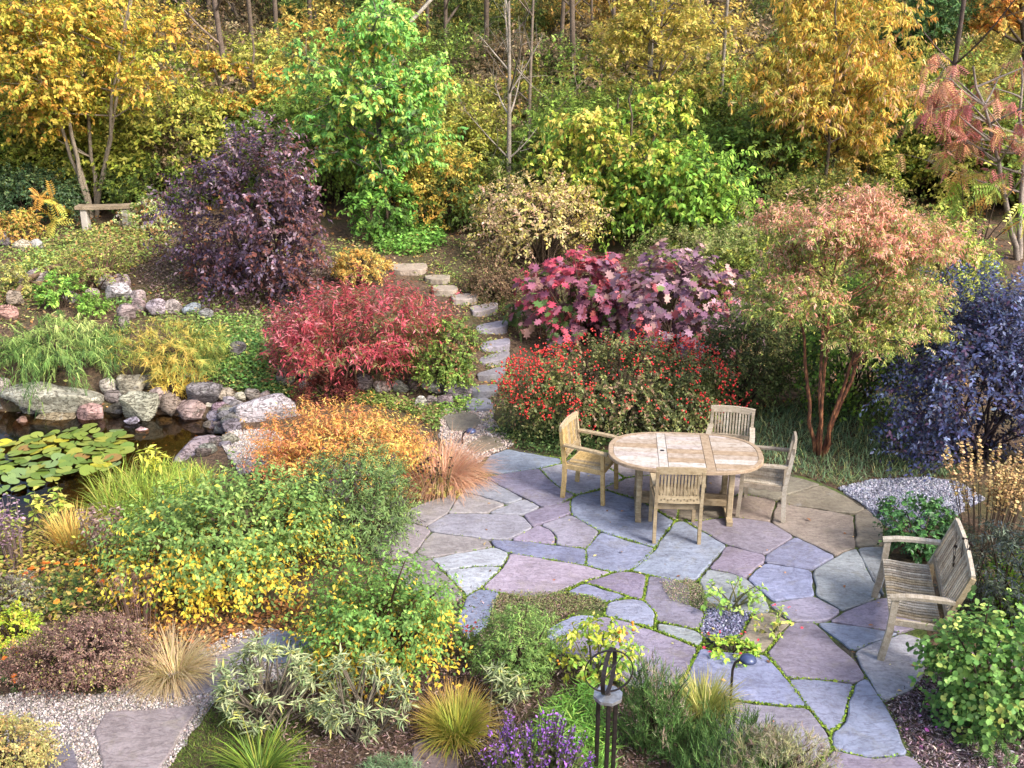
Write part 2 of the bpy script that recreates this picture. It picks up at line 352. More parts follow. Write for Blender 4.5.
def pinnate(npair, wl):
    v = []; f = []
    for i in range(npair):
        y = .12+.8*i/(npair-1)*1.0; l = wl*(1-.45*abs(i/(npair-1)-.35)); z = -.22*y*y
        for s in (-1, 1):
            o = len(v); v += [(0, y, z), (s*l*.5-.0, y+.09, z-.02), (s*l, y+.14, z-.1), (s*l*.5, y-.0, z-.02)]; f += [(o, o+1, o+2), (o, o+2, o+3)]
    o = len(v); v += [(-.012, 0, 0), (.012, 0, 0), (0, 1, -.22)]; f += [(o, o+1, o+2)]
    return tp(v, f)
TPL['pinnate'] = pinnate(7, .3)
TPL['sprig'] = pinnate(4, .42)
def nrm(a): return a/np.maximum(np.linalg.norm(a, axis=-1, keepdims=True), 1e-9)
class Noise:
    def __init__(s, rng, n=5):
        s.k = nrm(rng.normal(size=(n, 3)))*rng.uniform(.6, 1.7, (n, 1)); s.p = rng.uniform(0, 6.28, n)
    def __call__(s, p): return np.sin(p@s.k.T+s.p).mean(-1)*1.8
def place(pos, axis, nref, size, tpl, col):
    """leaf template copied to every position"""
    tv, tf = TPL[tpl]; axis = nrm(axis); n = nrm(nref-axis*(nref*axis).sum(-1, keepdims=True)); x = np.cross(axis, n)
    V = pos[:, None, :]+size[:, None, None]*(tv[None, :, 0:1]*x[:, None]+tv[None, :, 1:2]*axis[:, None]+tv[None, :, 2:3]*n[:, None])
    F = tf[None]+(np.arange(len(pos))*len(tv))[:, None, None]
    C = np.repeat(col, len(tv), 0)
    return V.reshape(-1, 3), F.reshape(-1, 3), C
def join(parts):
    V = []; F = []; C = []; o = 0
    for v, f, c in parts: V.append(v); F.append(f+o); C.append(c); o += len(v)
    return np.concatenate(V), np.concatenate(F), np.concatenate(C)
GAIN = .68; LGAIN = 1.12
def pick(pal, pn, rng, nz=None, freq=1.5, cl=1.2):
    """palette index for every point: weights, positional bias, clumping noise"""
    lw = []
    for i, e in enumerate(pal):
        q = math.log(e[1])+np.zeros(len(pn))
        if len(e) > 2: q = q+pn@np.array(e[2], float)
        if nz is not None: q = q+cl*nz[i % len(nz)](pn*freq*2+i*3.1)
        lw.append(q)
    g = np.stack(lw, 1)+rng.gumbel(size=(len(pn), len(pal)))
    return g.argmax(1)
def colours(pal, idx, rng, jit=.2):
    base = np.array([lin(e[0]) for e in pal]); y = base@np.array([.3, .6, .1]); base = np.clip(base*.92+y[:, None]*.08, .004, 1)*LGAIN
    warm = np.clip(1-np.abs(base[:, 1]/np.maximum(base[:, 0], 1e-4)-.5)*2.2, 0, 1)*(base[:, 2] < base[:, 1]*.6); base[:, 1] *= 1+.05*warm; gr = base[:, 1] > base[:, [0, 2]].max(1)*.97; base[gr, 2] *= .72; base[gr, 0] *= 1.02
    c = base[idx]*np.exp(rng.normal(0, jit, (len(idx), 1)))*np.exp(rng.normal(0, jit*.3, (len(idx), 3)))
    return np.clip(c, .002, .9)
def cloud(c, r, n, size, tpl, pal, rng, M=14, L=None, out=1., up=.35, droop=.35, shell=(.5, 1.), hemi=-.6, lump=.2, gap=-.9, ldroop=.25, side=.8, jit=.2, cl=1.2, freq=1.5, mixl=.35, pc=None, pr=None, flat=1.5):
    """twigs set through an ellipsoid, leaves along each twig"""
    c = np.asarray(c, float); r = np.asarray(r, float); K = max(3, int(n/M)); L = L or .45*float(r.mean())
    d = nrm(rng.normal(size=(K*3, 3))); d = d[d[:, 2] > hemi]; nz = Noise(rng)
    d = d[nz(d*4.5+7) > gap][:K]; K = len(d)
    mult = 1+lump*nz(d*3.3)+rng.normal(0, .05, K); u = rng.uniform(shell[0], shell[1], K)**.6
    end = c+r*d*(u*mult)[:, None]
    tw = nrm(d/np.maximum(r/r.max(), .35)*out+np.array([0, 0, up])+rng.normal(0, .42, (K, 3)))
    Lk = L*rng.uniform(.6, 1.25, K); st = end-tw*Lk[:, None]*.85
    t = (np.arange(M)+.5)/M; t = t[None]+rng.uniform(-.5, .5, (K, M))/M; t = .08+.92*t
    pos = st[:, None]+tw[:, None]*(Lk[:, None]*t)[..., None]; pos[..., 2] -= droop*Lk[:, None]*t**2
    tang = tw[:, None]+np.array([0, 0, -1.])*(2*droop*t)[..., None]
    sd_ = nrm(np.cross(tw, rng.normal(size=(K, 3)))); sg = np.where(np.arange(M) % 2, 1, -1.)
    ax = tang*.55+side*sd_[:, None]*sg[None, :, None]+rng.normal(0, .35, (K, M, 3)); ax[..., 2] -= ldroop
    nr = d[:, None]*.7+rng.normal(0, .45, (K, M, 3)); nr[..., 2] += flat*.6
    pos = pos.reshape(-1, 3); ax = ax.reshape(-1, 3); nr = nr.reshape(-1, 3)
    pc = c if pc is None else pc; pr = r if pr is None else pr
    nzs = [Noise(rng) for _ in range(4)]
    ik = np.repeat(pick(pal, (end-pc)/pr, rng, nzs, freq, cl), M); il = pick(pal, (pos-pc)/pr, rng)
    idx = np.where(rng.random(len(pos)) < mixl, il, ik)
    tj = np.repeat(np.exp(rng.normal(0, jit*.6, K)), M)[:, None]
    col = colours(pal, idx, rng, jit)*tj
    s = size*rng.uniform(.6, 1.2, len(pos))
    return place(pos, ax, nr, s, tpl, np.clip(col, .002, .9)), (st, tw, Lk, droop)
def tubes(paths, radii, n=4, col=(.12, .085, .06), rng=None):
    """paths (B,K,3), radii (B,K): open tubes"""
    paths = np.asarray(paths, float); B, K, _ = paths.shape
    d = nrm(np.gradient(paths, axis=1)); ref = np.array([.3, .9, .15]); x = nrm(np.cross(d, ref)); y = np.cross(d, x)
    a = np.arange(n)*2*math.pi/n
    V = paths[:, :, None]+(x[:, :, None]*np.cos(a)[:, None]+y[:, :, None]*np.sin(a)[:, None])*np.asarray(radii)[:, :, None, None]
    i = np.arange(K-1)[:, None]*n; k = np.arange(n)[None]; k2 = (k+1) % n
    q = np.stack([i+k, i+k2, i+n+k2, i+k, i+n+k2, i+n+k], -1).reshape(-1, 3)
    F = q[None]+(np.arange(B)*K*n)[:, None, None]
    C = np.tile(np.asarray(col, float), (B*K*n, 1))
    if rng is not None: C = C*np.repeat(np.exp(rng.normal(0, .25, (B, 1))), K*n, 0)
    return V.reshape(-1, 3), F.reshape(-1, 3), C
def bez(a, b, c, K):
    t = np.linspace(0, 1, K)[None, :, None]; return (1-t)**2*a[:, None]+2*t*(1-t)*b[:, None]+t**2*c[:, None]

SEED = [10]
def nrng():
    SEED[0] += 1; return np.random.default_rng(SEED[0])
DBG = []
def fit(bb, Y=None, ry=.85, sink=.9, force=False):
    """ellipsoid whose picture is the box bb and which stands on the ground"""
    x0, y0, x1, y1 = bb; cx, cyp = (x0+x1)/2, (y0+y1)/2; Y0 = Y
    def ell(Y):
        c = at(cx, cyp, Y); d = depth(c); rx = (x1-x0)/2*d/FPX; hv = (y1-y0)/2*d/FPX; a = math.atan2(CAMH-c[2], math.hypot(c[0], c[1]))
        r_y = rx*ry; q = hv*hv-(r_y*math.sin(a))**2
        if q < (.45*hv)**2: q = (.45*hv)**2; r_y = min(r_y, math.sqrt(max(hv*hv-q, 1e-6))/max(abs(math.sin(a)), .05))
        return c, np.array([rx, r_y, math.sqrt(q)/math.cos(a)])
    if Y is None:
        best = None
        for y in np.arange(5, 42, .05):
            c, r = ell(y); e = c[2]-r[2]*sink-Hs(c[0], c[1])
            if e < 0: best = y; break
        Y = best or 30
    elif not force:
        c, r = ell(Y)
        while c[2]-r[2]*sink-Hs(c[0], c[1]) < -.1 and Y > 5: Y -= .05; c, r = ell(Y)
    c, r = ell(Y)
    if DBG: DBG.append((bb, Y0, Y, c[2]-r[2]*sink-Hs(c[0], c[1]), r))
    return c, r
LPS = {'pinnate': .8, 'lobed': .8, 'needle': 1., 'sprig': .9, 'round': .75}
def bush(name, label, cat, bb, lp, pal, Y=None, tpl='oval', cov=2.6, mat=None, group=None, stems=26, stemcol=(.1, .07, .05), ry=.85, sink=.9, extra=None, **kw):
    rng = nrng(); c, r = fit(bb, Y, ry, sink); d = depth(c); lp = lp*LPS.get(tpl, .74); size = lp*d/FPX; r = r*1.05
    wf = {'oval': .27, 'lance': .14, 'needle': .06, 'round': .62, 'lobed': .55, 'pinnate': .3, 'sprig': .5}[tpl]
    n = int(cov*math.pi/4*(bb[2]-bb[0])*(bb[3]-bb[1])/(lp*lp*wf*.62)); n = min(n, 60000)
    base = np.array([c[0], c[1], Hs(c[0], c[1])])
    root = empty(name, base, label, cat, group)
    (V, F, C), (st, tw, Lk, dr) = cloud(c-base, r, n, size, tpl, pal, rng, **kw)
    mesh_np('foliage', V, F, C, mat or LEAF, root)
    if stems:
        m = min(stems, len(st)); i = rng.choice(len(st), m, replace=False)
        a = np.concatenate([rng.normal(0, .12, (m, 2))*r[:2].mean(), np.full((m, 1), -.05)], 1); e = st[i]+tw[i]*Lk[i, None]*.7; e[:, 2] -= dr*Lk[i]*.5
        b = a*.5+e*.5; b[:, :2] = a[:, :2]*.6+e[:, :2]*.4; b[:, 2] = np.maximum(a[:, 2], e[:, 2])*.6
        p = bez(a, b, e, 7); rad = np.linspace(1, .25, 7)[None]*np.full((m, 1), .012+.006*r.mean())
        v, f, cc = tubes(p, rad, 4, stemcol, rng); mesh_np('stems', v, f, cc, BARK, root)
    if extra: extra(root, c-base, r, rng)
    return root
def tree(name, label, cat, bb, Y, lp, pal, base=None, tpl='oval', cov=2.2, nb=14, trunks=1, tr=.09, mat=None, group=None, barkcol=(.14, .11, .085), bark=None, flatb=.55, brad=.42, ry=.8, lean=.0, spread=.3, top=None, shellb=(.35, .95), twigs=10, ground=None, **kw):
    rng = nrng(); x0, y0, x1, y1 = bb
    cc = at((x0+x1)/2, (y0+y1)/2, Y); d = depth(cc); r = np.array([(x1-x0)/2*d/FPX, (x1-x0)/2*d/FPX*ry, (y1-y0)/2*d/FPX/math.cos(math.atan2(CAMH-cc[2], Y))])
    lp = lp*LPS.get(tpl, .74); r = r*1.1
    if base is None: bx = cc[0]
    else: bx = at(base, 300, Y)[0]
    b0 = np.array([bx, Y, (Hs(bx, Y) if ground is None else ground)])
    root = empty(name, b0, label, cat, group); c = cc-b0; size = lp*d/FPX
    wf = {'oval': .27, 'lance': .14, 'needle': .06, 'round': .62, 'lobed': .55, 'pinnate': .3, 'sprig': .5}[tpl]
    n = int(cov*math.pi/4*(x1-x0)*(y1-y0)/(lp*lp*wf*.62)); n = min(n, 80000)
    dd = nrm(rng.normal(size=(nb*4, 3))); dd = dd[dd[:, 2] > -.85][:nb]
    u = rng.uniform(shellb[0], shellb[1], nb); bc = c+r*dd*(u*(1-brad*.55))[:, None]
    parts = []; twp = []
    for k in range(nb):
        s = rng.uniform(.75, 1.25)*brad; rb = np.array([r[0]*s, r[1]*s, max(r[2]*s*flatb*1.3, .25*r[0]*s)])
        kw2 = dict(M=12, hemi=-.6, lump=.25, shell=(.2, 1)); kw2.update(kw)
        pt, (st, tw, Lk, dr) = cloud(bc[k], rb, n/nb, size, tpl, pal, rng, pc=c, pr=r, **kw2)
        parts.append(pt); m = min(twigs, len(st)); i = rng.choice(len(st), m, replace=False)
        twp.append((np.repeat(bc[k][None], m, 0), st[i]+tw[i]*Lk[i, None]*.6))
    V, F, C = join(parts); mesh_np('crown', V, F, C, mat or LEAF, root)
    # trunks, limbs, twigs
    P0 = []; P1 = []; P2 = []; R0 = []; R1 = []
    tt = []
    for k in range(trunks):
        an = 2*math.pi*k/trunks+rng.uniform(0, .8); off = np.array([math.cos(an), math.sin(an), 0])
        e = c+np.array([0, 0, r[2]*.55])+off*r[0]*spread*(trunks > 1)+rng.normal(0, .06, 3)*r[0]; s0 = off*tr*.9*(trunks > 1)+np.array([0, 0, -.1])
        md = (s0+e)/2; md[:2] = s0[:2]*.55+e[:2]*.45+rng.normal(0, .03, 2)*r[0]; tt.append((s0, md, e)); P0.append(s0); P1.append(md); P2.append(e); R0.append(tr); R1.append(tr*.25)
    tk = bez(np.array(P0), np.array(P1), np.array(P2), 12); nzw = rng.normal(0, .012, tk.shape)*r[0]; nzw[:, 0] = 0; tk = tk+nzw
    tv = [tubes(tk, np.linspace(1, .3, 12)[None]*np.array(R0)[:, None], 7, barkcol, rng)]
    L0 = []; L1 = []; L2 = []
    for k in range(nb):
        i = rng.integers(trunks); path = tk[i]; zz = path[:, 2]; tz = max(bc[k][2]-rng.uniform(.25, .7)*np.linalg.norm(bc[k][:2]-c[:2])-.1, .25*c[2]); j = int(np.argmin(abs(zz-tz))); j = min(max(j, 2), 10)
        L0.append(path[j]); L2.append(bc[k]); m = (path[j]+bc[k])/2; m[2] = path[j][2]*.6+bc[k][2]*.4; L1.append(m+rng.normal(0, .03, 3)*r[0])
    lk = bez(np.array(L0), np.array(L1), np.array(L2), 8); tv.append(tubes(lk, np.linspace(.42, .1, 8)[None]*tr*np.ones((nb, 1)), 5, barkcol, rng))
    if twigs:
        a = np.concatenate([q[0] for q in twp]); e = np.concatenate([q[1] for q in twp]); m = (a+e)/2+rng.normal(0, .03, a.shape)*r[0]
        tv.append(tubes(bez(a, m, e, 5), np.linspace(.11, .04, 5)[None]*tr*np.ones((len(a), 1)), 3, barkcol, rng))
    V, F, C = join(tv); mesh_np('trunk', V, F, C, bark or BARK, root, True)
    return root
def blades(pts, N_, length, width, rng, pal, spread=.5, arch=.6, seg=4, heading=None, lj=.35, tpow=1.5, tipcol=None):
    """grass blades: N_ per point row; returns arrays (quads split to triangles)"""
    n = len(pts); hd = rng.uniform(0, 2*math.pi, n) if heading is None else heading
    ln = length*rng.uniform(1-lj, 1+lj*.6, n); tilt = np.abs(rng.normal(0, spread, n)); ar = arch*rng.uniform(.4, 1.4, n)*np.where(rng.random(n) < .14, 2.1, 1); ln = ln*np.where(rng.random(n) < .12, .55, 1)
    t = np.linspace(0, 1, seg+1)[None]
    ang = tilt[:, None]+ar[:, None]*t*1.6; ds = ln[:, None]/seg
    hx = np.cumsum(np.sin(ang)*ds, 1)-np.sin(ang[:, :1])*ds; hz = np.cumsum(np.cos(ang)*ds, 1)-np.cos(ang[:, :1])*ds
    dirx = np.stack([np.cos(hd), np.sin(hd)], -1)
    ctr = np.zeros((n, seg+1, 3)); ctr[..., :2] = pts[:, None, :2]+dirx[:, None]*hx[..., None]; ctr[..., 2] = pts[:, None, 2]+hz
    sid = np.stack([-np.sin(hd), np.cos(hd), np.zeros(n)], -1); wd = width*rng.uniform(.7, 1.3, n)[:, None]*np.array([.8, 1, .9, .6, .08][:seg+1] if seg == 4 else np.linspace(1, .1, seg+1))[None]
    V = np.stack([ctr-sid[:, None]*wd[..., None]/2, ctr+sid[:, None]*wd[..., None]/2], 2).reshape(n, -1, 3)
    k = np.arange(seg)*2; F = np.concatenate([np.stack([k, k+1, k+3], -1), np.stack([k, k+3, k+2], -1)])
    Fa = (F[None]+(np.arange(n)*(seg+1)*2)[:, None, None]).reshape(-1, 3)
    col = colours(pal, pick(pal, np.zeros((n, 3)), rng), rng, .2)
    tt = np.repeat(t[0], 2)[None, :, None]
    C = np.repeat(col[:, None], (seg+1)*2, 1)
    if tipcol is not None: C = C*(1-tt**tpow)+lin(tipcol)*GAIN*1.1*tt**tpow
    return V.reshape(-1, 3), Fa, C.reshape(-1, 3)
def tuft(name, label, bb, pal, n, width=.006, spread=.45, arch=.7, tipcol=None, group=None, lf=1.25, basef=.2, Y=None, cat='grass tuft', tpow=1.5):
    rng = nrng(); c, r = fit(bb, Y, .9, .95); base = np.array([c[0], c[1], Hs(c[0], c[1])])
    a = rng.uniform(0, 6.283, n); q = np.sqrt(rng.random(n))*r[0]*basef; pts = np.stack([np.cos(a)*q, np.sin(a)*q, np.zeros(n)-.01], -1)
    hd = a+rng.normal(0, .5, n); V, F, C = blades(pts, n, (c[2]+r[2]-base[2])*lf*.72, width*.8, rng, pal, spread, arch, 4, hd, tipcol=tipcol, tpow=tpow)
    o = mesh_np(name, V, F, C, LEAF); o.location = base; return tag(o, label, cat, group)
def polyw(pp): return np.array([T(a, b)[:2] for a, b in pp])
def scatter(poly, n, rng):
    lo = poly.min(0); hi = poly.max(0); out = np.zeros((0, 2))
    while len(out) < n:
        q = rng.uniform(lo, hi, (n*3, 2)); out = np.concatenate([out, q[inpoly(q[:, 0], q[:, 1], poly)]])
    return out[:n]
def carpet(name, label, cat, pp, n, size, tpl, pal, mat=None, hgt=.06, tiltn=.8, kind='stuff', lift=.0, jit=.25, cl=.8, zfun=None, patch=None):
    rng = nrng(); q = scatter(polyw(pp) if not isinstance(pp, np.ndarray) else pp, n, rng)
    if patch is not None:
        nz = Noise(rng); q = q[nz(np.c_[q*patch[0], q[:, :1]*0])+rng.normal(0, .25, len(q)) > patch[1]]
    z = H(q[:, 0], q[:, 1]) if zfun is None else zfun(q); m = len(q)
    pos = np.c_[q, z+lift+rng.random(m)**1.3*hgt]; ax = rng.normal(size=(m, 3)); ax[:, 2] *= .35; nr = rng.normal(0, tiltn, (m, 3)); nr[:, 2] += 1.2
    nzs = [Noise(rng) for _ in range(3)]; idx = pick(pal, np.c_[q, z*0], rng, nzs, .8, cl)
    V, F, C = place(pos, ax, nr, size*rng.uniform(.5, 1.25, m), tpl, colours(pal, idx, rng, jit))
    o = mesh_np(name, V, F, C, mat or LEAF); return tag(o, label, cat, None, kind)
def grasscarpet(name, label, cat, pp, n, length, width, pal, tip=None, spread=.5, arch=.6, kind='stuff'):
    rng = nrng(); q = scatter(polyw(pp), n, rng); nz = Noise(rng); ln = length*(1+.35*nz(np.c_[q*3, q[:, :1]*0]))
    pts = np.c_[q, H(q[:, 0], q[:, 1])-.005]; V, F, C = blades(pts, n, ln, width, rng, pal, spread, arch, 4, tipcol=tip)
    o = mesh_np(name, V, F, C, LEAF); return tag(o, label, cat, None, kind)
# ---------------------------------------------------------------- ground
def terrain():
    xs = np.concatenate([-np.geomspace(150, 11, 26), np.arange(-10.6, 10.61, .13), np.geomspace(11, 150, 26)])
    ys = np.concatenate([np.linspace(-60, 3.5, 22), np.arange(4, 22, .11), np.geomspace(22.1, 170, 60)])
    X, Y = np.meshgrid(xs, ys); Z = H(X.ravel(), Y.ravel()).reshape(X.shape)
    V = np.stack([X, Y, Z], -1).reshape(-1, 3); nx = len(xs); i = np.arange(len(ys)-1)[:, None]*nx+np.arange(nx-1)[None]
    q = np.stack([i, i+1, i+nx+1, i+nx], -1).reshape(-1, 4)
    tag(mesh_np('ground', V, q, None, SOIL, None, True), kind='structure')
terrain()
def sheet(name, poly, lift, mat, res=.12, rag=.0):
    """surface laid over the ground inside a polygon"""
    rng = nrng(); pts = []
    n = len(poly)
    for i in range(n):
        a = poly[i]; b = poly[(i+1) % n]; k = max(1, int(np.linalg.norm(b-a)/.12))
        for t in range(k):
            pts.append(a+(b-a)*t/k+rng.normal(0, rag, 2))
    import bmesh
    bm = bmesh.new(); vs = [bm.verts.new((p[0], p[1], 0)) for p in pts]
    es = [bm.edges.new((vs[i], vs[(i+1) % len(vs)])) for i in range(len(vs))]
    bmesh.ops.triangle_fill(bm, edges=es, use_beauty=True)
    for _ in range(2): bmesh.ops.subdivide_edges(bm, edges=[e for e in bm.edges if e.calc_length() > .3], cuts=1, use_grid_fill=False); bmesh.ops.triangulate(bm, faces=bm.faces)
    co = np.array([v.co[:] for v in bm.verts]); z = H(co[:, 0], co[:, 1])+lift
    for v, q in zip(bm.verts, z): v.co.z = q
    for f in bm.faces:
        if f.normal.z < 0: f.normal_flip()
    me = bpy.data.meshes.new(name); bm.to_mesh(me); bm.free(); me.materials.append(mat)
    o = bpy.data.objects.new(name, me); COL.objects.link(o); return tag(o, kind='structure')
PXG = [(-60,712),(0,698),(40,690),(95,697),(135,684),(180,664),(225,638),(262,628),(320,640),(320,668),(250,690),(215,700),(195,728),(165,775),(150,810),(-60,830)]
GRP = polyw(PXG); sheet('gravel_path', GRP, .012, GRAVEL, rag=.03)
GRQ = polyw([(218,440),(232,432),(262,430),(280,434),(285,448),(262,472),(240,476),(232,462)]); sheet('pond_gravel', GRQ, .012, GRAVEL, rag=.02)
GRS = polyw([(838,489),(870,481),(925,478),(958,483),(985,500),(950,520),(910,535),(886,528),(866,508)]); sheet('gravel_strip', GRS, .012, GRAVELB, rag=.02)
GRU = polyw([(440,411),(470,408),(492,410),(496,425),(515,444),(507,449),(490,456),(470,470),(452,458),(440,438)]); sheet('path_gravel', GRU, .012, GRAVEL, rag=.02)
# water of the pond
tag(sheet('pond_water', np.array([q for q in POND]), 0, WATER), kind='structure')
wm = bpy.data.objects['pond_water'].data
for v in wm.vertices: v.co.z = -.15
# patio: irregular bluestone flags over a mossy bed
outl = polyw([(478,468),(489,455),(506,448),(537,453),(561,457),(600,450),(720,456),(770,470),(800,476),(823,484),(845,494),(866,507),(884,522),(890,560),(886,590),(926,625),(930,660),(914,692),(884,702),(899,726),(912,756),(935,780),(925,805),(700,805),(672,692),(640,692),(590,672),(545,642),(545,628),(572,614),(600,602),(566,594),(548,596),(520,598),(500,592),(488,626),(470,641),(440,606),(384,572),(370,545),(385,526),(400,514),(440,494),(462,490)])
sheet('patio_bed', outl, .006, JOINT)
FL = [
 ('b',[(478,470),(489,455),(506,449),(537,454),(561,458),(562,463.5),(539.5,468),(498,474)]),
 ('p',[(498,474),(539.5,468),(549,479),(562,489),(576,495),(562,503),(542,507),(525,498),(505,488),(484,477)]),
 ('l',[(539.5,468),(562,463.5),(600,462),(625,478),(602,489),(576,495),(562,489),(549,479)]),
 ('l',[(484,477),(505,488),(525,498),(506.6,504),(482,496),(460.5,491),(468,484)]),
 ('t',[(460.5,492),(482,496),(506.6,504),(488,513),(448,513.6)]),
 ('l',[(488,513.3),(506.6,504.2),(525.3,498.4),(542,507),(522,515)]),
 ('p',[(522,515),(542,507),(562,503),(570,499),(571,514),(540,524.5),(533,527)]),
 ('l',[(448,513.6),(488,513.3),(522,515),(533,527),(509.7,539.4),(489.4,539.4),(431.6,531.6),(425,526.5)]),
 ('t',[(405,510),(440,496),(460.5,492),(448,513.6),(425,526.4),(408,521.4),(398,517)]),
 ('t',[(385,527),(400,518),(408,521.4),(425.3,526.4),(431.6,531.6),(415,552.7),(402,558),(378,558),(370,545)]),
 ('t',[(431.6,531.6),(489.4,539.4),(494,547),(430,558),(415,552.7)]),
 ('w',[(494,547),(509,553),(502.7,566.7),(480,566),(449,570),(444,572),(430,558)]),
 ('w',[(449,570),(480,566),(502.7,566.7),(481.6,587.8),(466,596.4),(444,572)]),
 ('t',[(415,552.7),(430,558),(444,572),(466,596.4),(445,605),(410,590),(385,570),(402,558)]),
 ('p',[(509.7,539.4),(533,527),(540,524.5),(551,530),(556,537),(556,544.7)]),
 ('b',[(489.4,539.4),(509.7,539.6),(556,544.7),(586.4,548.6),(585.6,565.8),(521.6,554.8),(509,553),(494,547)]),
 ('p',[(540,524.5),(571,514),(600,531),(586.4,548.6),(556,544.7),(556,537),(551,530)]),
 ('b',[(571,514),(570,499),(576,495),(602,489),(640,500),(676,521),(664,534),(656,548),(629,540),(600,531)]),
 ('b',[(600,531),(629,540),(656,548),(647,560),(630,571),(613,572.8),(585.6,565.8),(586.4,548.6)]),
 ('p',[(509,553),(521.6,554.8),(585.6,565.8),(613,572.8),(582.5,582.2),(560.6,590.8),(548,595.5),(520,597),(485,590),(481.6,587.8),(502.7,566.7)]),
 ('b',[(481.6,587.8),(500,591),(495,605),(488,625),(470,640),(455,625),(466,596.4)]),
 ('p',[(613,572.8),(630,571),(647.3,575),(643.4,600.2),(621.6,594),(582.5,582.2)]),
 ('b',[(582.5,582.2),(621.6,594),(629,598),(607,602),(590,596),(565,592)]),
 ('b',[(607,602),(629,598),(643.4,600.2),(656,613.4),(655,628),(630,622),(604,616)]),
 ('b',[(630,571),(656,548),(664,534),(676,521),(684,520),(700,530),(726.7,545),(707,568),(698.6,580),(678,581),(647,575)]),
 ('p',[(647.3,575),(678,581),(690,585),(690,605),(706,612),(698,630),(655.6,621),(656,613.4),(643.4,600.2)]),
 ('g',[(655.6,621),(698,630.6),(705,638),(699.4,647),(655,630)]),
 ('p',[(604,616),(630,622),(655,630),(699.4,647),(687,673),(674,690),(640,690),(590,670),(560,650),(546,641),(571,634),(598,617)]),
 ('b',[(573,615),(598,616.5),(571.6,634),(546.5,641.5),(545,630)]),
 ('p',[(726.7,545),(765,554.8),(765,562),(746,578),(728,572),(707,568)]),
 ('g',[(707,568),(728,572),(746,578),(757,588),(768,602.5),(770,611),(752,613),(735,610),(706,603),(698.6,580)]),
 ('n',[(752,613),(770,611),(791.6,622),(765.8,652),(745,655),(738,640),(745,628)]),
 ('b',[(699.4,647),(730,652),(765.8,654),(786,677.5),(808,707),(780,706),(735,700),(674,690),(687,673)]),
 ('p',[(765.8,652),(791.6,622),(815,622),(855,661),(867,677),(855,682),(786,677.5)]),
 ('b',[(786,677.5),(855,682),(850,695),(843,723),(830,733.8),(808,707)]),
 ('p',[(735,700),(780,706),(808,707),(830,733.8),(831.4,749.4),(800,770),(700,770),(700,720)]),
 ('b',[(867,677),(883,701),(898,726),(910,755),(868,758),(833,749),(830,733.8),(843,723),(855,682)]),
 ('p',[(833,749),(868,758),(910,755),(930,775),(925,800),(820,800),(815,770)]),
 ('b',[(765,554.8),(795,536),(836,555.8),(811.7,569.8),(765,562)]),
 ('b',[(765,562),(811.7,569.8),(815.6,595.6),(773,601),(757,588),(746,578)]),
 ('p',[(768,602.5),(815.6,595.6),(843,611),(828,621),(815,622),(791.6,622)]),
 ('g',[(811.7,569.8),(836,555.8),(856,547),(868,570),(883,597),(843,611),(815.6,595.6)]),
 ('p',[(843,611),(883,597),(905,600),(925,625),(900,632),(890,630),(828,621)]),
 ('b',[(815,622),(828,621),(890,630),(900,632),(853,650)]),
 ('g',[(853,650),(900,632),(925,640),(928,660),(923,676),(913,691),(883,701),(867,677)]),
 ('p',[(684,520),(700,521),(729,517),(740,518),(771,522),(795,536),(765,554.8),(726.7,545),(700,530)]),
 ('n',[(771,522),(777,500),(787.5,504),(854,514.4),(856,547),(836,555.8),(795,536)]),
 ('n',[(854,514.4),(866,508),(875,515),(884,523),(885,545),(856,547)]),
 ('g',[(856,547),(885,545),(888,560),(884,585),(883,597),(868,570)]),
 ('n',[(785,495.6),(822,484.7),(833,490),(845,495),(859,505),(866,508),(854,514.4),(787.5,504.2),(777,500)]),
 ('n',[(740.6,494),(750,470),(785,475),(800,478),(822,484.7),(785,495.6),(777,500)]),
 ('n',[(729,499),(740.6,494),(777,500),(771,522),(740,518),(729,517)]),
 ('n',[(706,496),(729,499),(729,517),(700,521),(684,520),(676,521),(680,505)]),
 ('t',[(602,489),(625,478),(700,470),(750,470),(740.6,494),(729,499),(706,496),(680,505),(676,521),(640,500)]),
 ('t',[(562,463.5),(575,455),(640,452),(720,458),(750,470),(700,470),(625,478),(600,462)]),
]
FC = {'b': (159,164,188), 'p': (167,158,175), 't': (171,163,164), 'l': (184,183,194), 'w': (193,195,208), 'g': (172,176,180), 'n': (166,154,138)}
def inset(p, g):
    n = len(p); out = []
    ar = sum(p[i][0]*p[(i+1) % n][1]-p[(i+1) % n][0]*p[i][1] for i in range(n))
    if ar < 0: p = p[::-1]
    for i in range(n):
        a, b, c = p[i-1], p[i], p[(i+1) % n]; e1 = (b-a)/np.linalg.norm(b-a); e2 = (c-b)/np.linalg.norm(c-b)
        n1 = np.array([-e1[1], e1[0]]); n2 = np.array([-e2[1], e2[0]]); m = n1+n2; k = g/max(.35, (1+n1@n2)/2)/2
        out.append(b+m*k)
    return np.array(out)
def rough_outline(p, rng, step=.05, amp=.006, cha=1):
    for _ in range(cha):
        q = []
        for i in range(len(p)):
            a, b = p[i], p[(i+1) % len(p)]; l = np.linalg.norm(b-a); f = min(.25, .03/l)
            q += [a+(b-a)*f, b-(b-a)*f]
        p = np.array(q)
    q = []
    for i in range(len(p)):
        a, b = p[i], p[(i+1) % len(p)]; k = max(1, int(np.linalg.norm(b-a)/step))
        for t in range(k):
            q.append(a+(b-a)*t/k)
    q = np.array(q); n = len(q); w_ = rng.normal(0, amp, (n, 2)); w_ = (w_+np.roll(w_, 1, 0)+np.roll(w_, -1, 0))/1.7
    return q+w_
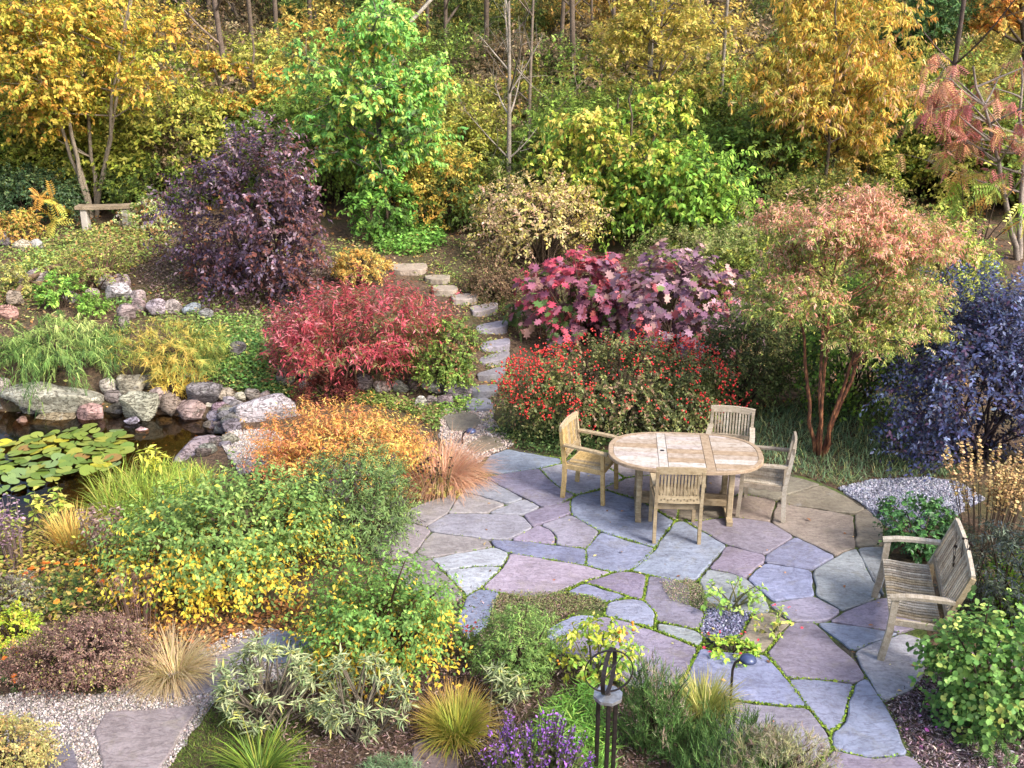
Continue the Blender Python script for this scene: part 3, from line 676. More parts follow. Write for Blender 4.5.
def flag(mb, poly, ztop, thick, col, rng, g=.009):
    p = rough_outline(inset(poly, g), rng); c = p.mean(0); p2 = inset(p, .012); p2 = p2 if len(p2) == len(p) else p
    ar = sum(p[i][0]*p[(i+1) % len(p)][1]-p[(i+1) % len(p)][0]*p[i][1] for i in range(len(p)))
    if ar < 0: p = p[::-1]
    n = len(p); tl = rng.normal(0, .002, 2); dz = rng.normal(0, .0022)
    f = lambda q, z: (q[0], q[1], z+dz+(q-c)@tl)
    vs = [(q[0], q[1], ztop-thick) for q in p]+[f(q, ztop-.008) for q in p]+[f(q, ztop) for q in p2]
    fs = [(i, (i+1) % n, n+(i+1) % n, n+i) for i in range(n)]+[(n+i, n+(i+1) % n, 2*n+(i+1) % n, 2*n+i) for i in range(n)]+[tuple(range(2*n, 3*n))]
    mb.add(vs, fs, col)
rngf = np.random.default_rng(77); mb = MB(); MOSS = []
for k, pp in FL:
    poly = np.array([P(a, b, .03)[:2] for a, b in pp]); c = lin(FC[k])*GAIN*np.exp(rngf.normal(0, .1))*np.exp(rngf.normal(0, .025, 3))
    flag(mb, poly, .034, .034, tuple(c), rngf)
    for i in range(len(poly)):
        a, b = poly[i], poly[(i+1) % len(poly)]; m = int(np.linalg.norm(b-a)*330); MOSS.append(a+(b-a)*rngf.random((m, 1))+rngf.normal(0, .006, (m, 2)))
tag(mb.build('patio', STONE), kind='structure')
MOSS = np.concatenate(MOSS); nzm = Noise(rngf); MOSS = MOSS[nzm(np.c_[MOSS*2.2, MOSS[:, :1]*0])+rngf.normal(0, .25, len(MOSS)) > .2]
m = len(MOSS); ax = rngf.normal(size=(m, 3)); ax[:, 2] = np.abs(ax[:, 2])*.6
V, F, C = place(np.c_[MOSS, .014+.022*rngf.random(m)], ax, np.tile([0, 0, 1.], (m, 1))+rngf.normal(0, .5, (m, 3)), rngf.uniform(.009, .021, m), 'round', colours([((112,146,40),3),((90,118,34),2),((140,160,60),1)], rngf.integers(0, 3, m), rngf, .25))
tag(mesh_np('moss', V, F, C, NEEDLE), 'bright green moss growing in the seams between patio flagstones', 'moss', kind='stuff')
# stepping flags in the gravel and in the beds
def slab(name, label, px, col, lift, thick=.06, group=None, sd=1):
    rng = np.random.default_rng(sd); poly = polyw(px); z = float(np.max(H(poly[:, 0], poly[:, 1]))); mb = MB()
    c0 = poly.mean(0); flag(mb, poly-c0, lift, thick, tuple(lin(col)*GAIN), rng, .002)
    o = mb.build(name, STONE); o.location = (c0[0], c0[1], z); return tag(o, label, 'stepping stone', group)
SG = 'stepping stones let into the beds and gravel'
slab('stepping_stone', 'broad purplish slab in the gravel path, bordering the grass at the bottom edge', [(105,716),(117,713),(150,712),(200,708),(188,726),(176,746),(160,772),(150,800),(104,800),(103,768),(94,733)], (166,154,154), .035, group=SG, sd=2)
slab('stepping_stone', 'long triangular grey slab in the gravel, next to the pale sage plants', [(159,698),(207,696),(228,684),(262,652),(268,640),(244,640),(225,656),(200,668),(180,685)], (158,152,158), .035, group=SG, sd=3)
slab('stepping_stone', 'bluish slab half hidden between the sage and the yellow leaved rose', [(258,640),(272,634),(292,633),(328,645),(322,662),(290,667),(262,664)], (150,156,176), .035, group=SG, sd=4)
slab('stepping_stone', 'small grey slab cut off in the corner of the gravel path, by the yellowish shrub', [(50,757),(72,746),(80,768),(78,795),(44,795)], (140,134,146), .035, group=SG, sd=5)
slab('stepping_stone', 'brown grey stepping stone in mulch below the orange tipped grass tuft', [(415,742),(440,738),(455,745),(460,770),(440,785),(410,772)], (150,132,128), .03, group=SG, sd=6)
slab('stepping_stone', 'tan slab at the foot of the stone steps', [(443,419),(462,413),(478,416),(482,425),(470,433),(450,432)], (150,142,126), .03, group=SG, sd=7)
slab('stepping_stone', 'tan slab between the patio and the coppery grass', [(466,446),(485,437),(500,440),(505,447),(488,453),(474,454)], (150,140,120), .03, group=SG, sd=8)
carpet('pebbles', 'pale crushed gravel covering the path', 'gravel', GRP, 22000, .024, 'berry', [((178,168,164),3),((150,141,140),2),((200,192,188),1.6),((128,118,116),2),((162,144,128),1)], CHIP, .012, lift=.01, jit=.12)
carpet('pebbles', 'pale round pebbles beside the pond and purple slab', 'gravel', GRQ, 3500, .035, 'berry', [((184,174,168),3),((152,144,142),2),((204,196,190),1.6),((162,146,130),1)], CHIP, .012, lift=.01, jit=.12)
carpet('pebbles', 'bluish grey gravel strip behind the patio', 'gravel', GRS, 7000, .032, 'berry', [((146,148,164),3),((120,122,140),2),((176,176,188),2)], CHIP, .012, lift=.01, jit=.12)
carpet('pebbles', 'tan gravel on the path to the steps', 'gravel', GRU, 2500, .035, 'berry', [((190,172,160),3),((160,146,140),2),((210,200,196),1)], CHIP, .012, lift=.01, jit=.12)
GRI = polyw([(706,606),(725,603),(752,611),(744,628),(738,642),(715,646),(700,634)]); sheet('planting_gravel', GRI, .014, GRAVELB)
carpet('pebbles', 'dark bluish gravel in the planting pocket of the patio', 'gravel', GRI, 900, .03, 'berry', [((130,130,160),3),((100,100,125),2),((165,165,190),1)], CHIP, .012, lift=.014, jit=.15)

# ---------------------------------------------------------------- rocks
import bmesh
_bm = bmesh.new(); bmesh.ops.create_icosphere(_bm, subdivisions=4, radius=1); ICOV = np.array([v.co[:] for v in _bm.verts]); ICOF = np.array([[v.index for v in f.verts] for f in _bm.faces]); _bm.free()
def rock(bb, col, label, group=None, Y=None, box=2.6, name='boulder', ry=.8, sink=.85, rz=None, planes=9, cat='rock', amp=.1):
    rng = nrng(); c, r = fit(bb, Y, ry, sink, True); v = ICOV.copy()
    v = v/((np.abs(v)**box).sum(1)**(1/box))[:, None]
    nz = Noise(rng); n2 = Noise(rng)
    for _ in range(planes):
        n = nrm(rng.normal(size=3)); dd = rng.uniform(.68, .93); v = v-n*np.maximum(0, v@n-dd)[:, None]*.92
    v = v*(1+amp*nz(v*2.2)+amp*.45*n2(v*6)+amp*.2*n2(v*15))[:, None]
    v = v/np.abs(v).max(0)*np.array([1.1, 1.05, 1.12])
    a = rng.uniform(-.25, .25) if rz is None else rz; ca, sa = math.cos(a), math.sin(a)
    v = v*r*np.array([1, 1, 1]); v = np.c_[v[:, 0]*ca-v[:, 1]*sa, v[:, 0]*sa+v[:, 1]*ca, v[:, 2]]
    o = mesh_np(name, v, ICOF, None, ROCK, None, True); o.location = c
    cc = lin(col); cc = (cc*.7+cc.mean()*.3)*GAIN*(1.45 if name in ('boulder', 'stone_step', 'stone_slab') else 1)*np.exp(rng.normal(0, .05, 3)); o.color = (*[float(q) for q in cc], 1)
    return tag(o, label, cat, group)
def y_ok(x): return 105 < x < 300
GB = 'boulders edging the pond'
rock((2,383,100,416),(200,180,160),'long pale flat topped boulder spanning the pond edge under the weeping conifer',GB,box=4,ry=.45)
rock((32,412,76,432),(150,130,100),'squared brown block in the water under the long pale boulder',GB,Y=13.3,box=5,ry=.7)
rock((14,416,33,436),(160,110,95),'reddish block standing in the water at the left end of the long boulder',GB,Y=13.2,box=4)
rock((77,404,103,425),(184,140,130),'pinkish red rounded rock under the right end of the long boulder',GB,Y=13.3)
rock((104,400,127,420),(95,95,85),'dark wet rock recessed between pink and yellowish stones',GB,Y=13.6)
rock((-8,378,10,394),(190,170,160),'pale rock cut by the photo edge beside the long boulder',GB)
rock((101,376,119,394),(190,180,165),'small pale stone behind the right end of the long boulder',GB)
rock((123,392,158,421),(176,164,140),'upright yellowish grey block facing the pond',GB,box=5,ry=.6,Y=13.3)
rock((117,375,145,394),(168,158,140),'tilted grey block perched on top of the yellowish block',GB,box=5,ry=.7,Y=13.75)
rock((140,374,153,391),(160,150,142),'small upright stone behind the tilted grey block',GB)
rock((150,388,170,407),(172,156,140),'brownish stone right beside the yellowish block',GB)
rock((161,394,181,416),(150,122,114),'dark reddish brown rock by the water between two bigger stones',GB)
rock((178,399,206,425),(178,152,150),'rounded purple pink boulder standing at the water edge',GB,Y=13.35)
rock((204,401,216,418),(206,192,172),'cream oval stone wedged between two purple boulders',GB,Y=13.4)
rock((185,381,222,405),(140,134,134),'broad dark grey boulder behind the purple pink boulder',GB,box=3.4)
rock((216,387,235,403),(182,160,140),'tan rounded stone right of the broad dark grey boulder',GB)
rock((223,396,237,412),(168,152,162),'small mauve stone touching the large whitish boulder',GB,Y=13.4)
rock((211,403,232,425),(150,130,140),'purple grey rock low beside the large whitish boulder',GB,Y=13.3)
rock((234,392,246,402),(212,198,180),'cream pebble sized stone above the mauve stone',GB)
rock((229,397,298,432),(208,202,204),'large whitish flat topped boulder beside the orange perennials',GB,box=5,ry=.5,Y=13.0)
rock((211,419,224,431),(140,148,176),'small bluish stone at the water edge below the purple grey rock',GB,Y=13.0)
rock((219,420,231,435),(172,172,180),'thin grey slab stone leaning at the pond corner',GB,box=4,Y=12.9)
rock((202,435,218,443),(190,176,158),'flat tan stone by the tip of the purple slab',GB,Y=12.6)
rock((176,439,238,476),(160,138,146),'big flat purple slab sloping into the pond near corner',GB,box=4,ry=.7,Y=12.0)
rock((259,391,270,401),(200,186,168),'pale cobble behind the large whitish boulder on its right half',GB)
rock((245,389,260,401),(180,160,140),'tan cobble behind the large whitish boulder on its left half',GB)
rock((181,373,198,387),(204,172,130),'warm tan stone under the yellow thread leaf conifer',GB)
rock((135,427,148,435),(220,170,160),'pinkish pebble lying in the shallow pond water',None,Y=12.85,sink=.4)
rock((125,417,139,425),(150,150,170),'bluish grey cobble in shallow water by the yellowish block',None,Y=13.1,sink=.4)
rock((82,432,104,439),(110,84,64),'flat brown stone just breaking the pond surface',None,Y=12.7,sink=.5)
rf = np.random.default_rng(8)
for k in range(64):
    a, b = [(-20, 414), (40, 412), (130, 420), (150, 414), (200, 420), (232, 426), (222, 440), (200, 446)][k % 7], [(-20, 414), (40, 412), (130, 420), (150, 414), (200, 420), (232, 426), (222, 440), (200, 446)][k % 7+1]
    t = rf.random(); x = a[0]+(b[0]-a[0])*t+rf.normal(0, 5); y = a[1]+(b[1]-a[1])*t+rf.normal(0, 5)-(14 if k % 3 == 0 and y_ok(x) else 0); w_ = rf.uniform(4, 10); rock((x-w_, y-w_*.8, x+w_, y+w_*.6), [(170,156,146),(150,138,134),(186,172,160),(140,120,110),(160,150,158)][k % 5], 'small rounded stone filling gaps between the big pond edge boulders', 'small stones filling the pond edge', name='pond_stone', sink=.5)
GS = 'rocks on the slope above the pond'
for bb, c, l in [((-2,304,18,321),(186,140,125),'rounded salmon red rock at the lower end of the driftwood'),((8,290,24,307),(184,146,132),'pinkish brown rock above the salmon red rock'),((28,269,50,283),(160,146,134),'dark topped brown rock above the driftwood'),
  ((12,240,30,252),(200,186,166),'pale cream rock high on the rockery at the photo edge'),((29,239,43,250),(176,166,168),'grey rock right beside the pale cream rock'),((-2,232,13,247),(170,162,160),'grey rock at the photo edge above the rockery hollow'),((11,274,26,289),(150,130,118),'dull brown rock in the hollow under yellow leaves'),
  ((63,291,77,303),(168,158,160),'grey stone peeking out above the weeping conifer'),((86,288,99,297),(206,190,174),'small cream stone behind the weeping conifer top'),((94,274,116,290),(170,152,150),'mauve grey boulder under the sprawling cotoneaster'),
  ((114,274,131,288),(190,172,176),'pinkish pale stone above the cracked grey boulder'),((107,284,132,302),(196,190,190),'large cracked pale grey boulder on the mulch slope'),((130,290,145,304),(178,164,158),'greyish tan stone right of the cracked pale boulder'),
  ((133,298,147,313),(164,146,146),'brown mauve stone below the greyish tan stone'),((147,299,166,316),(180,160,168),'purplish boulder above the yellow conifer'),((118,304,135,322),(166,142,140),'tall mauve rock left above the yellow conifer'),
  ((119,317,131,329),(150,130,124),'dark rounded stone between the weeping and the yellow conifer'),((166,299,182,314),(176,164,156),'tan grey stone between purplish boulder and bluish slab'),((183,303,201,314),(160,166,186),'flat bluish slab stone under the purple bush'),
  ((200,309,214,321),(150,146,148),'grey stone right of the bluish slab'),((229,342,246,361),(120,112,112),'dark grey rock alone on the planted bank'),((277,365,298,384),(128,120,112),'dull mossy rock left under the red shrub'),((299,364,318,382),(146,138,126),'lichen grey rock under the red shrub'),((299,379,314,391),(184,178,170),'small whitish rock above the orange perennials')]:
    rock(bb, c, l, GS)
GW = 'rocks of the low wall beside the steps'
for bb, c, l in [((422,379,449,394),(200,190,176),'pale flat rock on top of the low wall by the steps'),((444,381,472,398),(150,136,140),'purple grey rock of the low wall next to the steps'),((392,380,408,393),(150,140,130),'brown grey rock low in the wall beneath the green creeper'),((408,377,424,392),(130,108,100),'dark brown rock in the wall left of the pale flat rock'),
  ((415,396,426,409),(205,195,186),'small whitish stone at the wall foot'),((436,394,453,407),(150,134,134),'mauve stone at the wall foot under the purple grey rock'),((425,396,437,408),(140,128,118),'brown stone wedged at the wall foot'),((372,380,391,394),(140,132,126),'grey rock in the wall right behind the orange perennials'),((355,375,374,394),(120,108,104),'dark rock in the wall under the red shrub fringe')]:
    rock(bb, c, l, GW)
rock((526,314,538,322),(200,178,160),'lone pale stone at the foot of the purple leaved hydrangea')
# stone steps
def step(bb, c, l, sd, nm='stone_step', grp='stone steps climbing the bank', thick=.16, lift=.07):
    rg = np.random.default_rng(sd); x0, y0, x1, y1 = bb; cx, cy_ = (x0+x1)/2, (y0+y1)/2; a = np.linspace(0, 2*math.pi, 11, endpoint=False)+rg.uniform(0, .5)
    e = .55; rr = rg.uniform(.8, .98, 11); px = [(cx+(x1-x0)/2*r_*np.sign(math.cos(t))*abs(math.cos(t))**e, cy_+(y1-y0)/2*r_*np.sign(math.sin(t))*abs(math.sin(t))**e) for t, r_ in zip(a, rr)]
    poly = polyw(px); c0 = poly.mean(0); z = Hs(c0[0], c0[1]); mb = MB(); flag(mb, poly-c0, lift, thick+.1, tuple(lin(c)*GAIN), rg, .002); o = mb.build(nm, STONE); o.location = (c0[0], c0[1], z); tag(o, l, 'stone step' if nm == 'stone_step' else 'stone slab', grp)
for k, (bb, c, l) in enumerate([((464,401,496,414),(162,162,172),'lowest stone step, at the foot of the low wall'),((468,385,499,399),(150,150,158),'thick block step, second from the bottom'),((476,371,506,383),(158,154,158),'third stone step from the bottom, half covered by green creeper'),((478,355,511,367),(168,162,166),'fourth stone step from the bottom, left of the red berried shrub'),
  ((477,341,513,353),(184,178,190),'fifth stone step from the bottom, with a pale grey top'),((474,323,510,335),(180,174,184),'sixth stone step from the bottom, below the brown low bush'),((468,305,500,317),(196,184,182),'seventh stone step from the bottom, pinkish grey'),((449,295,479,306),(204,190,178),'eighth stone step from the bottom, pale tan'),((430,286,460,297),(208,192,172),'ninth stone step from the bottom, beside the red shrub'),((424,276,452,285),(196,182,162),'tenth stone step, narrow and tan, near the top')]):
    step(bb, c, l, 40+k)
step((388,261,432,276),(206,188,168),'long flat tan slab on the path at the top of the steps',60,'stone_slab',None,.1,.05)
# driftwood
rng = nrng(); a = T(14, 304); b = T(46, 280); mbd = MB(); mbd.tube([a+np.array([0,0,.12]), (a+b)/2+np.array([0,0,.22]), b+np.array([0,0,.2]), b+np.array([.3,.3,.25])], [.045,.06,.05,.02], 8, col=(.22,.15,.10)); mbd.tube([(a+b)/2+np.array([0,0,.2]), (a+b)/2+np.array([.35,-.15,.12])], [.03,.012], 6, col=(.22,.15,.10))
tag(mbd.build('driftwood', BARK, None, True), 'bare driftwood branch lying across the rockery beside salmon red rock', 'driftwood')
# ---------------------------------------------------------------- furniture
TEAK = [tuple(lin(c)*.8) for c in [(190,172,142),(182,164,134),(200,182,150),(176,158,130)]]
GREYT = [tuple(lin(c)*.8) for c in [(200,188,170),(212,202,186),(186,174,156),(170,158,142)]]
YELT = [tuple(lin(c)*.8) for c in [(216,188,134),(222,194,142),(208,180,124)]]  # left chair's warm sunlight is put into these yellower wood tones
def chair(label, loc, rz, cols, seed):
    rng = random.Random(seed); ch = lambda: rng.choice(cols)
    r = empty('garden_chair', loc, label, 'chair', 'teak armchairs round the garden table', rz)
    W, D = .47, .46
    s = MB()
    for k in range(9):
        x = -W/2+.03+(W-.06)*k/8; s.bar((x, -D/2+.03, .432-.006*math.cos((k-4)/4*1.4)), (x, D/2+.02, .442), .044, .018, col=ch())
    s.bar((-W/2+.02, D/2+.0, .405), (W/2-.02, D/2+.0, .405), .024, .06, col=ch()); s.bar((-W/2+.02, -D/2+.03, .405), (W/2-.02, -D/2+.03, .405), .024, .06, col=ch())
    for sx in (-1, 1): s.bar((sx*W/2, -D/2+.02, .40), (sx*W/2, D/2-.02, .40), .024, .06, (0, 0, 1), col=ch())
    s.build('seat', WOOD, r)
    tl = -.06                                                   # lean of the back
    bp = lambda x, z: (x, -D/2+tl*(z-.43)/.5-.018*math.cos(x/W*2.6), z)
    b = MB()
    for sx in (-1, 1): b.path_bar([bp(sx*W/2, z) for z in (.43, .58, .73, .85)], .034, .042, (0, 1, 0)); b.c[-16:] = [ch()]*16
    n = 12
    for k in range(n):
        x = -W/2+.045+(W-.09)*k/(n-1); b.path_bar([bp(x, z) for z in (.535, .64, .75, .83)], .021, .012, (0, 1, 0)); b.c[-16:] = [ch()]*16
    top = [bp(-W/2-.02+(W+.04)*t/8, .85+.012*math.sin(math.pi*t/8)) for t in range(9)]; b.path_bar(top, .026, .075); b.c[-36:] = [ch()]*36
    lo = [bp(-W/2+.01+(W-.02)*t/6, .515) for t in range(7)]; b.path_bar(lo, .026, .085); b.c[-28:] = [ch()]*28
    for k in range(12):
        x = -W/2+.05+(W-.1)*k/11; q = bp(x, .515); b.bar((q[0], q[1]-.016, q[2]-.006+.012*(k % 2)), (q[0], q[1]+.016, q[2]-.006+.012*(k % 2)), .014, .018, ch=.003, col=tuple(c*.45 for c in cols[0]))
    b.build('backrest', WOOD, r)
    for sx in (-1, 1):
        l = MB(); l.col = ch(); l.path_bar([(sx*W/2, -D/2-.02, 0), (sx*W/2, -D/2-.005, .22), (sx*W/2, -D/2, .44)], .036, .048, (0, 1, 0)); l.build('leg', WOOD, r)
        l = MB(); l.col = ch(); l.path_bar([(sx*W/2, D/2+.012, 0), (sx*W/2, D/2, .3), (sx*(W/2+.012), D/2-.005, .635)], .038, .042, (0, 1, 0)); l.build('leg', WOOD, r)
        q = bp(sx*W/2, .66); a = MB(); a.col = ch(); a.path_bar([(sx*(W/2+.012), D/2+.05, .632), (sx*(W/2+.016), D/2-.06, .648), (sx*(W/2+.014), 0, .655), (sx*(W/2+.004), q[1]+.02, .662)], .06, .024); a.build('arm', WOOD, r)
        pass
    return r
def head(back, front):
    d = np.array(front)-np.array(back); return math.atan2(d[1], d[0])-math.pi/2
# left chair
bl = (P(568,499)+P(584,485))/2; fl_ = (P(605,508)+P(623,491))/2
bl = bl+np.array([-.06, 0, 0]); fl_ = fl_+np.array([-.06, 0, 0])
chair('yellow toned teak armchair at the left end of the table its front facing the table', (*((bl+fl_)/2)[:2], .034), head(bl, fl_), YELT[:1]+TEAK[:3]+YELT, 1)
a, b = P(655,545), P(697,546); rear = (a+b)/2; u = (b-a)/np.linalg.norm(b-a); fw = np.array([-u[1], u[0], 0])
chair('teak armchair seen from behind, pushed in at the near side of the table', (*(rear+fw*.24)[:2], .034), head(rear, rear+fw), TEAK, 2)
a, b = P(737,522), P(782,522); c3 = (a+b)/2; fw = (a-b)/np.linalg.norm(a-b); fw = np.array([fw[0]*math.cos(-.28)-fw[1]*math.sin(-.28), fw[0]*math.sin(-.28)+fw[1]*math.cos(-.28), 0]); side = np.array([fw[1], -fw[0], 0])
chair('teak armchair at the right end of the table turned so its thin back edge shows', (*(c3+side*.235)[:2], .034), head(c3, c3+fw), GREYT, 3)
q = P(727,412,.87)+np.array([0, -.26, 0]); chair('weathered grey armchair on the far side, only its slatted back above the table', (q[0], q[1], .034), math.pi-.26, GREYT, 4)
# table
tl_, tr_ = P(607,449,.745), P(762,455,.745); tf, tn = P(688,431.5,.745), P(684,470,.745)
tc = (tl_+tr_+tf+tn)/4; ang = math.atan2(*(tr_-tl_)[[1, 0]]); A = np.linalg.norm(tr_-tl_)/2; B = np.linalg.norm(tf-tn)/2
tb = empty('garden_table', (tc[0], tc[1], .034), 'oval weathered teak extending table with a parasol hole in its middle', 'table', None, ang)
def oval(s, n=96, e=2.7):
    return [(s*A*np.sign(math.cos(t))*abs(math.cos(t))**(2/e), s*B*np.sign(math.sin(t))*abs(math.sin(t))**(2/e)) for t in np.linspace(0, 2*math.pi, n, endpoint=False)]
def clip(poly, ax, v, keep):
    out = []
    for i in range(len(poly)):
        p, q = poly[i], poly[(i+1) % len(poly)]; ip = (p[ax]-v)*keep >= 0; iq = (q[ax]-v)*keep >= 0
        if ip: out.append(p)
        if ip != iq: t = (v-p[ax])/(q[ax]-p[ax]); out.append((p[0]+(q[0]-p[0])*t, p[1]+(q[1]-p[1])*t))
    return out
rg = random.Random(5); top = MB(); ov = oval(.93); TC = [tuple(lin(c)*.8) for c in [(206,194,184),(196,180,166),(216,208,202),(188,166,142),(204,192,188)]]
xs = [-A*1.01, -.185, -.10, .10, .185, A*1.01]; xs = [-A*1.01, -.30, -.2, .2, .30, A*1.01]
for i in range(5):
    batten = i in (1, 3); nb_ = 1 if batten else 9
    for j in range(nb_):
        y0 = -B+2*B*j/nb_; y1 = -B+2*B*(j+1)/nb_; pl = ov
        for axx, v, kp in ((0, xs[i]+.003, 1), (0, xs[i+1]-.003, -1), (1, y0+.002, 1), (1, y1-.002, -1)):
            if len(pl) > 2: pl = clip(pl, axx, v, kp)
        if len(pl) > 2: top.prism(pl, .681, .706, TC[2] if batten and i == 1 else rg.choice(TC[3:4]+TC[:2]) if batten else rg.choice(TC))
top.build('tabletop', WOOD, tb)
rim = MB(); o1, o2 = oval(1.), oval(.935); n = len(o1); rim.col = TC[3]
rim.add([(x, y, .674) for x, y in o2]+[(x, y, .674) for x, y in o1]+[(x, y, .704) for x, y in o1]+[(x, y, .71) for x, y in oval(.992)]+[(x, y, .71) for x, y in o2], [(k*n+i, k*n+(i+1) % n, ((k+1) % 5)*n+(i+1) % n, ((k+1) % 5)*n+i) for k in range(5) for i in range(n)]); rim.build('rim', WOOD, tb)
hole = MB(); hole.tube([(-.14*0-.25, .0, .7062), (-.25, 0, .7082)], .024, 14, col=(.01, .01, .01)); hole.build('parasol_hole', DARKMETAL, tb)
ap = MB(); ap.col = TEAK[1]
for sy in (-1, 1): ap.bar((-A*.6, sy*B*.52, .635), (A*.6, sy*B*.52, .635), .028, .07)
for sx in (-1, 1): ap.bar((sx*A*.6, -B*.52, .635), (sx*A*.6, B*.52, .635), .028, .07, (0, 0, 1))
ap.build('apron', WOOD, tb)
def toloc(p):
    d = np.array(p)-tc; return np.array([d[0]*math.cos(-ang)-d[1]*math.sin(-ang), d[0]*math.sin(-ang)+d[1]*math.cos(-ang)])
lx, ly = A*.585, B*.5
for sx in (-1, 1):
    for sy in (-1, 1):
        l = MB(); l.col = TEAK[(sx+sy) % 4]; l.bar((sx*lx, sy*ly, .05), (sx*lx, sy*ly, .67), .062, .062, (0, 1, 0), .008); l.build('leg', WOOD, tb)
    f = MB(); f.col = TEAK[0]; f.path_bar([(sx*lx, -ly-.12, .03), (sx*lx, -ly, .05), (sx*lx, 0, .05), (sx*lx, ly, .05), (sx*lx, ly+.12, .03)], .065, .055); f.build('foot_rail', WOOD, tb)
for sy in (-1, 1):
    f = MB(); f.col = TEAK[3]; f.bar((-lx, sy*.07, .13), (lx, sy*.07, .13), .04, .07); f.build('stretcher', WOOD, tb)
# bench
bn, bf = P(887,659), P(880,595); ln = bf-bn; LB = 1.08; u = ln/np.linalg.norm(ln); fd = np.array([-u[1], u[0], 0]); mid = np.array([3.56, 7.68, 0])
be = empty('garden_bench', (mid[0], mid[1], .034), 'weathered two seat teak bench with arched slatted back at the patio edge', 'bench', None, 1.29)
rb = random.Random(9); chb = lambda: rb.choice(GREYT+TEAK[:1]); W, D = LB-.04, .40
s = MB()
for k in range(22):
    x = -W/2+.05+(W-.1)*k/21; s.path_bar([(x, -D/2+.02, .425), (x, 0, .418), (x, D/2-.02, .432), (x, D/2+.025, .425)], .027, .018); s.c[-16:] = [chb()]*16
s.bar((-W/2, D/2, .385), (W/2, D/2, .385), .028, .07, col=chb()); s.bar((-W/2, -D/2+.03, .385), (W/2, -D/2+.03, .385), .028, .07, col=chb())
for sx in (-1, 0, 1): s.bar((sx*(W/2-.01), -D/2+.03, .385), (sx*(W/2-.01), D/2, .385), .026, .06, col=chb())
s.build('seat', WOOD, be)
bp = lambda x, z: (x, -D/2-.17*(z-.43)/.5, z); b = MB(); arch = lambda x: .895+.025*math.cos(x/W*math.pi)
for sx in (-1, 1): b.path_bar([bp(sx*W/2, z) for z in (.43, .6, .9)], .04, .045, (0, 1, 0)); b.c[-12:] = [chb()]*12
for k in range(21):
    x = -W/2+.05+(W-.1)*k/20; b.path_bar([bp(x, z) for z in (.5, .6, arch(x)-.01)], .03, .014, (0, 1, 0)); b.c[-12:] = [chb()]*12
b.path_bar([bp(x, arch(x) if abs(x) < W/2-.001 else .895) for x in np.linspace(-W/2, W/2, 17)], .032, .065); b.c[-68:] = [chb()]*68
b.path_bar([bp(x, .5) for x in np.linspace(-W/2, W/2, 5)], .03, .06); b.c[-20:] = [chb()]*20
b.build('backrest', WOOD, be)
for sx in (-1, 1):
    l = MB(); l.col = chb(); l.path_bar([(sx*W/2, D/2+.05, 0), (sx*W/2, D/2+.01, .3), (sx*W/2, D/2-.0, .625)], .045, .055, (0, 1, 0)); l.build('leg', WOOD, be)
    l = MB(); l.col = chb(); l.path_bar([(sx*W/2, -D/2-.06, 0), (sx*W/2, -D/2-.01, .25), (sx*W/2, -D/2, .44)], .045, .055, (0, 1, 0)); l.build('leg', WOOD, be)
    q = bp(sx*W/2, .655); a = MB(); a.col = chb(); a.path_bar([(sx*W/2, D/2+.045, .62), (sx*W/2, D/2-.08, .645), (sx*W/2, 0, .655), (sx*W/2, q[1]+.02, .66)], .065, .028); a.build('arm', WOOD, be)
# rustic bench of the upper garden
c = at(107, 224, 20.3); g = Hs(c[0], c[1]); rbn = empty('rustic_bench', (c[0], c[1], g), 'small rustic bench with a grey plank seat and two pale stone legs', 'bench', None, .05)
m_ = MB(); m_.col = tuple(lin((176,158,134))*.8); m_.path_bar([(-.56,0,.46),(-.2,0.02,.45),(.2,0,.46),(.52,.02,.47)], .3, .065); m_.build('seat', BARK, rbn)
for x in (-.42, .4):
    m_ = MB(); m_.col = tuple(lin((214,206,196))*.8); m_.bar((x, 0, -.1), (x+.01, 0, .41), .13, .22, (0, 1, 0), .015); m_.build('leg', CHIP, rbn)
# armillary ring sculpture
ctop = at(608, 694, 5.75); az = ctop[2]
ar = empty('ring_sculpture', (ctop[0], ctop[1], 0), 'dark metal sphere of rings on a small pale plate with three legs', 'sculpture')
m_ = MB()
pl = [(.105*math.cos(t), .105*math.sin(t)) for t in np.linspace(0, 2*math.pi, 8, endpoint=False)+.2]
m_.prism(pl, az-.025, az); m_.build('plate', GREYMETAL, ar)
for k in range(3):
    t = 2*math.pi*k/3+math.pi*.5*3; l = MB(); l.bar((.07*math.cos(t), .07*math.sin(t), -.05), (.07*math.cos(t), .07*math.sin(t), az-.02), .03, .03, (0, 1, 0)); l.build('leg', DARKMETAL, ar)
RR = .168
def ring(tilt, az_, wd, nm, mt, r=RR):
    mbr = MB(); n = 56; M = Matrix.Rotation(az_, 3, 'Z') @ Matrix.Rotation(tilt, 3, 'X'); vs = []
    for i in range(n):
        t = 2*math.pi*i/n
        for rr, zz in ((r-.003, -wd/2), (r+.003, -wd/2), (r+.003, wd/2), (r-.003, wd/2)): vs.append(tuple(M @ Vector((rr*math.cos(t), rr*math.sin(t), zz))+Vector((0, 0, az+RR+.02))))
    mbr.add(vs, [(i*4+k, i*4+(k+1) % 4, ((i+1) % n)*4+(k+1) % 4, ((i+1) % n)*4+k) for i in range(n) for k in range(4)]); mbr.build(nm, mt, ar)
ring(math.pi/2, .1, .014, 'ring', DARKMETAL); ring(math.pi/2, math.pi/2-.35, .03, 'ring', DARKMETAL, RR-.008); 
m_ = MB(); m_.tube([(-.09, -.06, az+.08), (.09, .06, az+.26)], .004, 6); m_.tube([(0, 0, az), (0, 0, az+.03)], [.02, .012], 8); m_.build('arrow_rod', DARKMETAL, ar)
